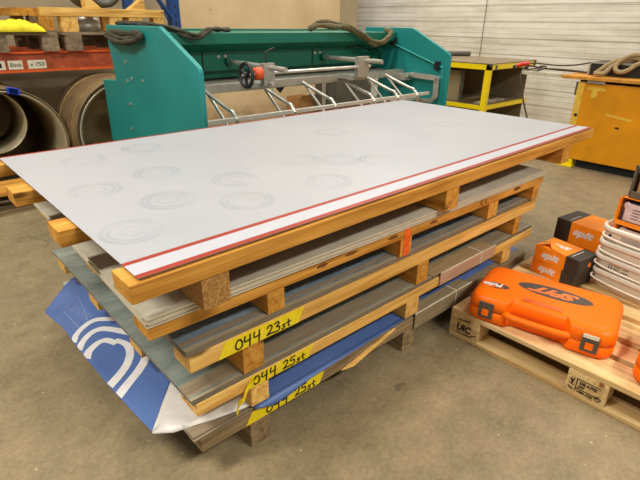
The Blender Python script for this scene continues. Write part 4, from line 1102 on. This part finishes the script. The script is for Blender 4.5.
# dark crate on shelf
r = thing('dark_crate', 'dark grey crate on the lower shelf of the yellow table', 'crate', (5.9, 4.0, .4255))
q = MB().box(5.62, 5.64, 3.45, 4.25, .4255, .79).box(6.30, 6.32, 3.45, 4.25, .4255, .79).box(5.64, 6.30, 4.23, 4.25, .4255, .79).box(5.64, 6.30, 3.45, 4.23, .4255, .44)
q.build('crate_shell', M['plate_brown'], r)
q = MB().box(5.60, 5.66, 3.43, 3.45, .4255, .79); q.build('corner_post', M['dark_metal'], r)
vs = []
mb = MB()
for k in range(9):
    x = 5.60 + .07 * k; mb.box(x, x + .05, 3.10 + .012 * (k % 3), 3.22, .4255, .4255 + .012 + .006 * (k % 2), bev=.003)
mb.build('metal_offcuts', M['coil_edge'], label='small pale metal offcuts on the shelf of the yellow table', cat='offcuts', kind='stuff')

# ------------------------------------------------------------------ orange cabinet and bench
cab = thing('orange_cabinet', 'large orange yellow steel cabinet on the floor at right', 'cabinet', (5.5, 1.0, 0))
MB().box(5.14, 6.1, -.6, 1.86, .085, .826).build('body', M['cab'], cab, bevel=.006)
q = MB().box(5.135, 5.145, 1.80, 1.862, .085, .83); q.build('corner_strip', M['cab_wear'], cab, label='worn yellow corner')
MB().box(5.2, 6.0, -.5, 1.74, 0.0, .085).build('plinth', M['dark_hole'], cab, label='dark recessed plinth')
MB().box(5.15, 5.24, 1.76, 1.85, 0, .084).box(5.13, 5.25, 1.75, 1.90, 0, .012).build('foot', M['yellow'], cab)
q = MB()
def blob(cx, cy, w, h, n=14):
    return [(cx + w * math.cos(2 * PI * k / n) * random.uniform(.7, 1.1), cy + h * math.sin(2 * PI * k / n) * random.uniform(.7, 1.1)) for k in range(n)]
q.prism(blob(1.70, .775, .10, .018), 5.1385, 5.1398, 'X').prism(blob(1.70, .73, .03, .050), 5.1388, 5.1398, 'X')
MB().prism([(1.55, .545), (1.32, .515), (1.32, .535), (1.56, .565)], 5.1388, 5.1398, 'X').build('scratch', M['cab_wear'], cab, label='pale scratch')
q.build('worn_patch', M['cab_wear'], cab, label='pale worn patch')
q = MB().cyl((5.128, 1.82, .52), (5.14, 1.82, .52), .015, 12).prism(blob(1.43, .445, .022, .010), 5.1385, 5.1398, 'X'); q.build('dark_spot', M['dark_hole'], cab)
MB().box(5.15, 5.19, 1.861, 1.885, .70, .825).build('hinge', M['dark_metal'], cab)
MB().box(5.16, 6.08, -.58, 1.855, .8265, .852).build('dark_shelf_gap', M['dark_hole'], cab)
bt_ = MB().box(5.10, 6.1, -.6, 2.02, .8525, .882).build('bench_top', M['bench'], cab, bevel=.003)
MB().box(5.09, 5.17, 2.021, 2.42, .858, .892).build('bench_rail', M['steel_edge'], cab, label='bare steel rail end', bevel=.002)
q = MB().box(5.12, 5.14, 1.62, 1.78, .8265, .8515); q.build('drawer_pull', M['galv'], cab)
r = thing('black_box', 'black scuffed box on the orange bench, under the rope', 'box', (5.55, 1.4, .8825))
MB().box(5.33, 5.80, .9, 1.87, .8825, 1.0, bev=.004).build('box_body', M['black'], r)
q = MB().box(5.325, 5.3295, 1.852, 1.868, .885, .995).box(5.322, 5.3295, .9, 1.86, .990, 1.004); q.build('metal_trim', M['galv'], r)
rp = MB()
rp.tube(smooth_path([(5.48, 1.0, 1.035), (5.42, 1.25, 1.035), (5.36, 1.42, 1.045), (5.33, 1.52, 1.055), (5.29, 1.60, 1.035), (5.26, 1.68, .99), (5.22, 1.73, .935), (5.20, 1.75, .912), (5.17, 1.70, .910), (5.20, 1.67, .925), (5.26, 1.64, .98), (5.31, 1.57, 1.03), (5.40, 1.46, 1.03), (5.50, 1.36, 1.024)], 6), .021, 10)
rp.tube(smooth_path([(5.45, 1.1, 1.06), (5.38, 1.35, 1.075), (5.33, 1.48, 1.085), (5.29, 1.55, 1.06), (5.25, 1.60, 1.0), (5.22, 1.59, .95), (5.22, 1.54, .935), (5.25, 1.49, .96), (5.29, 1.44, 1.01), (5.36, 1.36, 1.045), (5.46, 1.26, 1.04)], 6), .020, 10)
rp.build('rope', M['rope'], label='thick tan rope looped over the black box on the bench', cat='rope')
cb = MB()
cb.tube(smooth_path([(5.42, 1.90, .895), (5.40, 2.1, .90), (5.36, 2.22, .905), (5.30, 2.36, .92), (5.27, 2.42, .93), (5.22, 2.46, .92), (5.16, 2.45, .895), (5.135, 2.38, .888), (5.13, 2.28, .90), (5.16, 2.22, .93), (5.24, 2.26, .94), (5.30, 2.34, .93)], 6), .0085, 8)
cb.tube(smooth_path([(5.50, 1.92, .985), (5.45, 2.05, .955), (5.40, 2.2, .945), (5.33, 2.36, .955), (5.26, 2.43, .955)], 6), .0075, 8)
cb.tube(smooth_path([(5.40, 1.93, .90), (5.30, 2.1, .915), (5.2, 2.3, .915), (5.13, 2.415, .895), (5.09, 2.43, .86), (5.085, 2.41, .78), (5.10, 2.36, .60), (5.13, 2.29, .40), (5.14, 2.25, .20), (5.16, 2.25, .01), (5.3, 2.3, .009), (5.6, 2.35, .009)], 6), .0085, 8)
cbo = cb.build('power_cable', M['cable'], label='grey brown cable looped at the bench end and hanging to the floor', cat='cable', origin=(5.3, 2.3, 0))
pl = thing('cable_plug', 'red cable plug between the bench and the yellow table', 'plug', (5.24, 2.50, .93))
MB().tube([(5.26, 2.44, .955), (5.24, 2.50, .945), (5.22, 2.555, .925)], [.022, .024, .020], 14).build('plug_body', M['red'], pl)
MB().cyl((5.218, 2.56, .923), (5.206, 2.59, .913), .014, 12).build('plug_collar', M['black'], pl)
MB().lathe([(.001, 0), (.004, 0), (.004, 4.9), (.001, 4.9)], (7.42, 4.28, .0), 'Z', 8).build('wall_cord', M['cable'], label='thin cord running down the pale wall behind the yellow table', cat='cord')

# ------------------------------------------------------------------ light
sc = bpy.context.scene
w = bpy.data.worlds.new('World'); sc.world = w; w.use_nodes = True
bg = w.node_tree.nodes['Background']; bg.inputs['Color'].default_value = (1.0, .965, .90, 1); bg.inputs['Strength'].default_value = .27
def area(name, loc, sx, sy, power, col=(1, .95, .87), rot=(0, 0, 0)):
    l = bpy.data.lights.new(name, 'AREA'); l.shape = 'RECTANGLE'; l.size = sx; l.size_y = sy; l.energy = power; l.color = col
    o = bpy.data.objects.new(name, l); C.objects.link(o); o.location = loc; o.rotation_euler = rot
    return o
area('overhead_area', (1.0, 4.0, 4.9), 2.6, .5, 95, (1, .96, .90))
area('overhead_area', (4.6, 3.6, 4.9), 2.6, .5, 100, (1, .96, .90))
area('overhead_area', (-1.9, 1.8, 4.4), 1.6, .6, 230, (1, .96, .90))
area('overhead_area', (1.6, -2.2, 4.0), 2.6, .5, 215, (1, .96, .90))
area('overhead_area', (5.9, .6, 4.9), 2.6, .5, 68, (1, .96, .90))
area('overhead_area', (6.0, 5.2, 4.6), 1.8, .5, 70, (1, .96, .90))  # fill light added to brighten the siding of the right wall

# ------------------------------------------------------------------ camera
cam = bpy.data.cameras.new('Camera'); co = bpy.data.objects.new('Camera', cam); C.objects.link(co)
co.matrix_world = Matrix(((0.735798, 0.272885, -0.619786, 0.0),
                          (-0.677091, 0.312992, -0.666021, 0.0),
                          (0.012241, 0.909709, 0.415067, 1.32),
                          (0, 0, 0, 1)))
cam.sensor_width = 36.0; cam.lens = 476.4576 / 640 * 36.0; cam.clip_start = 0.02; cam.clip_end = 60
sc.camera = co
sc.view_settings.view_transform = 'Standard'; sc.view_settings.look = 'None'
sc.view_settings.gamma = 1.0; sc.view_settings.use_curve_mapping = False
sc.view_settings.exposure = 0.0
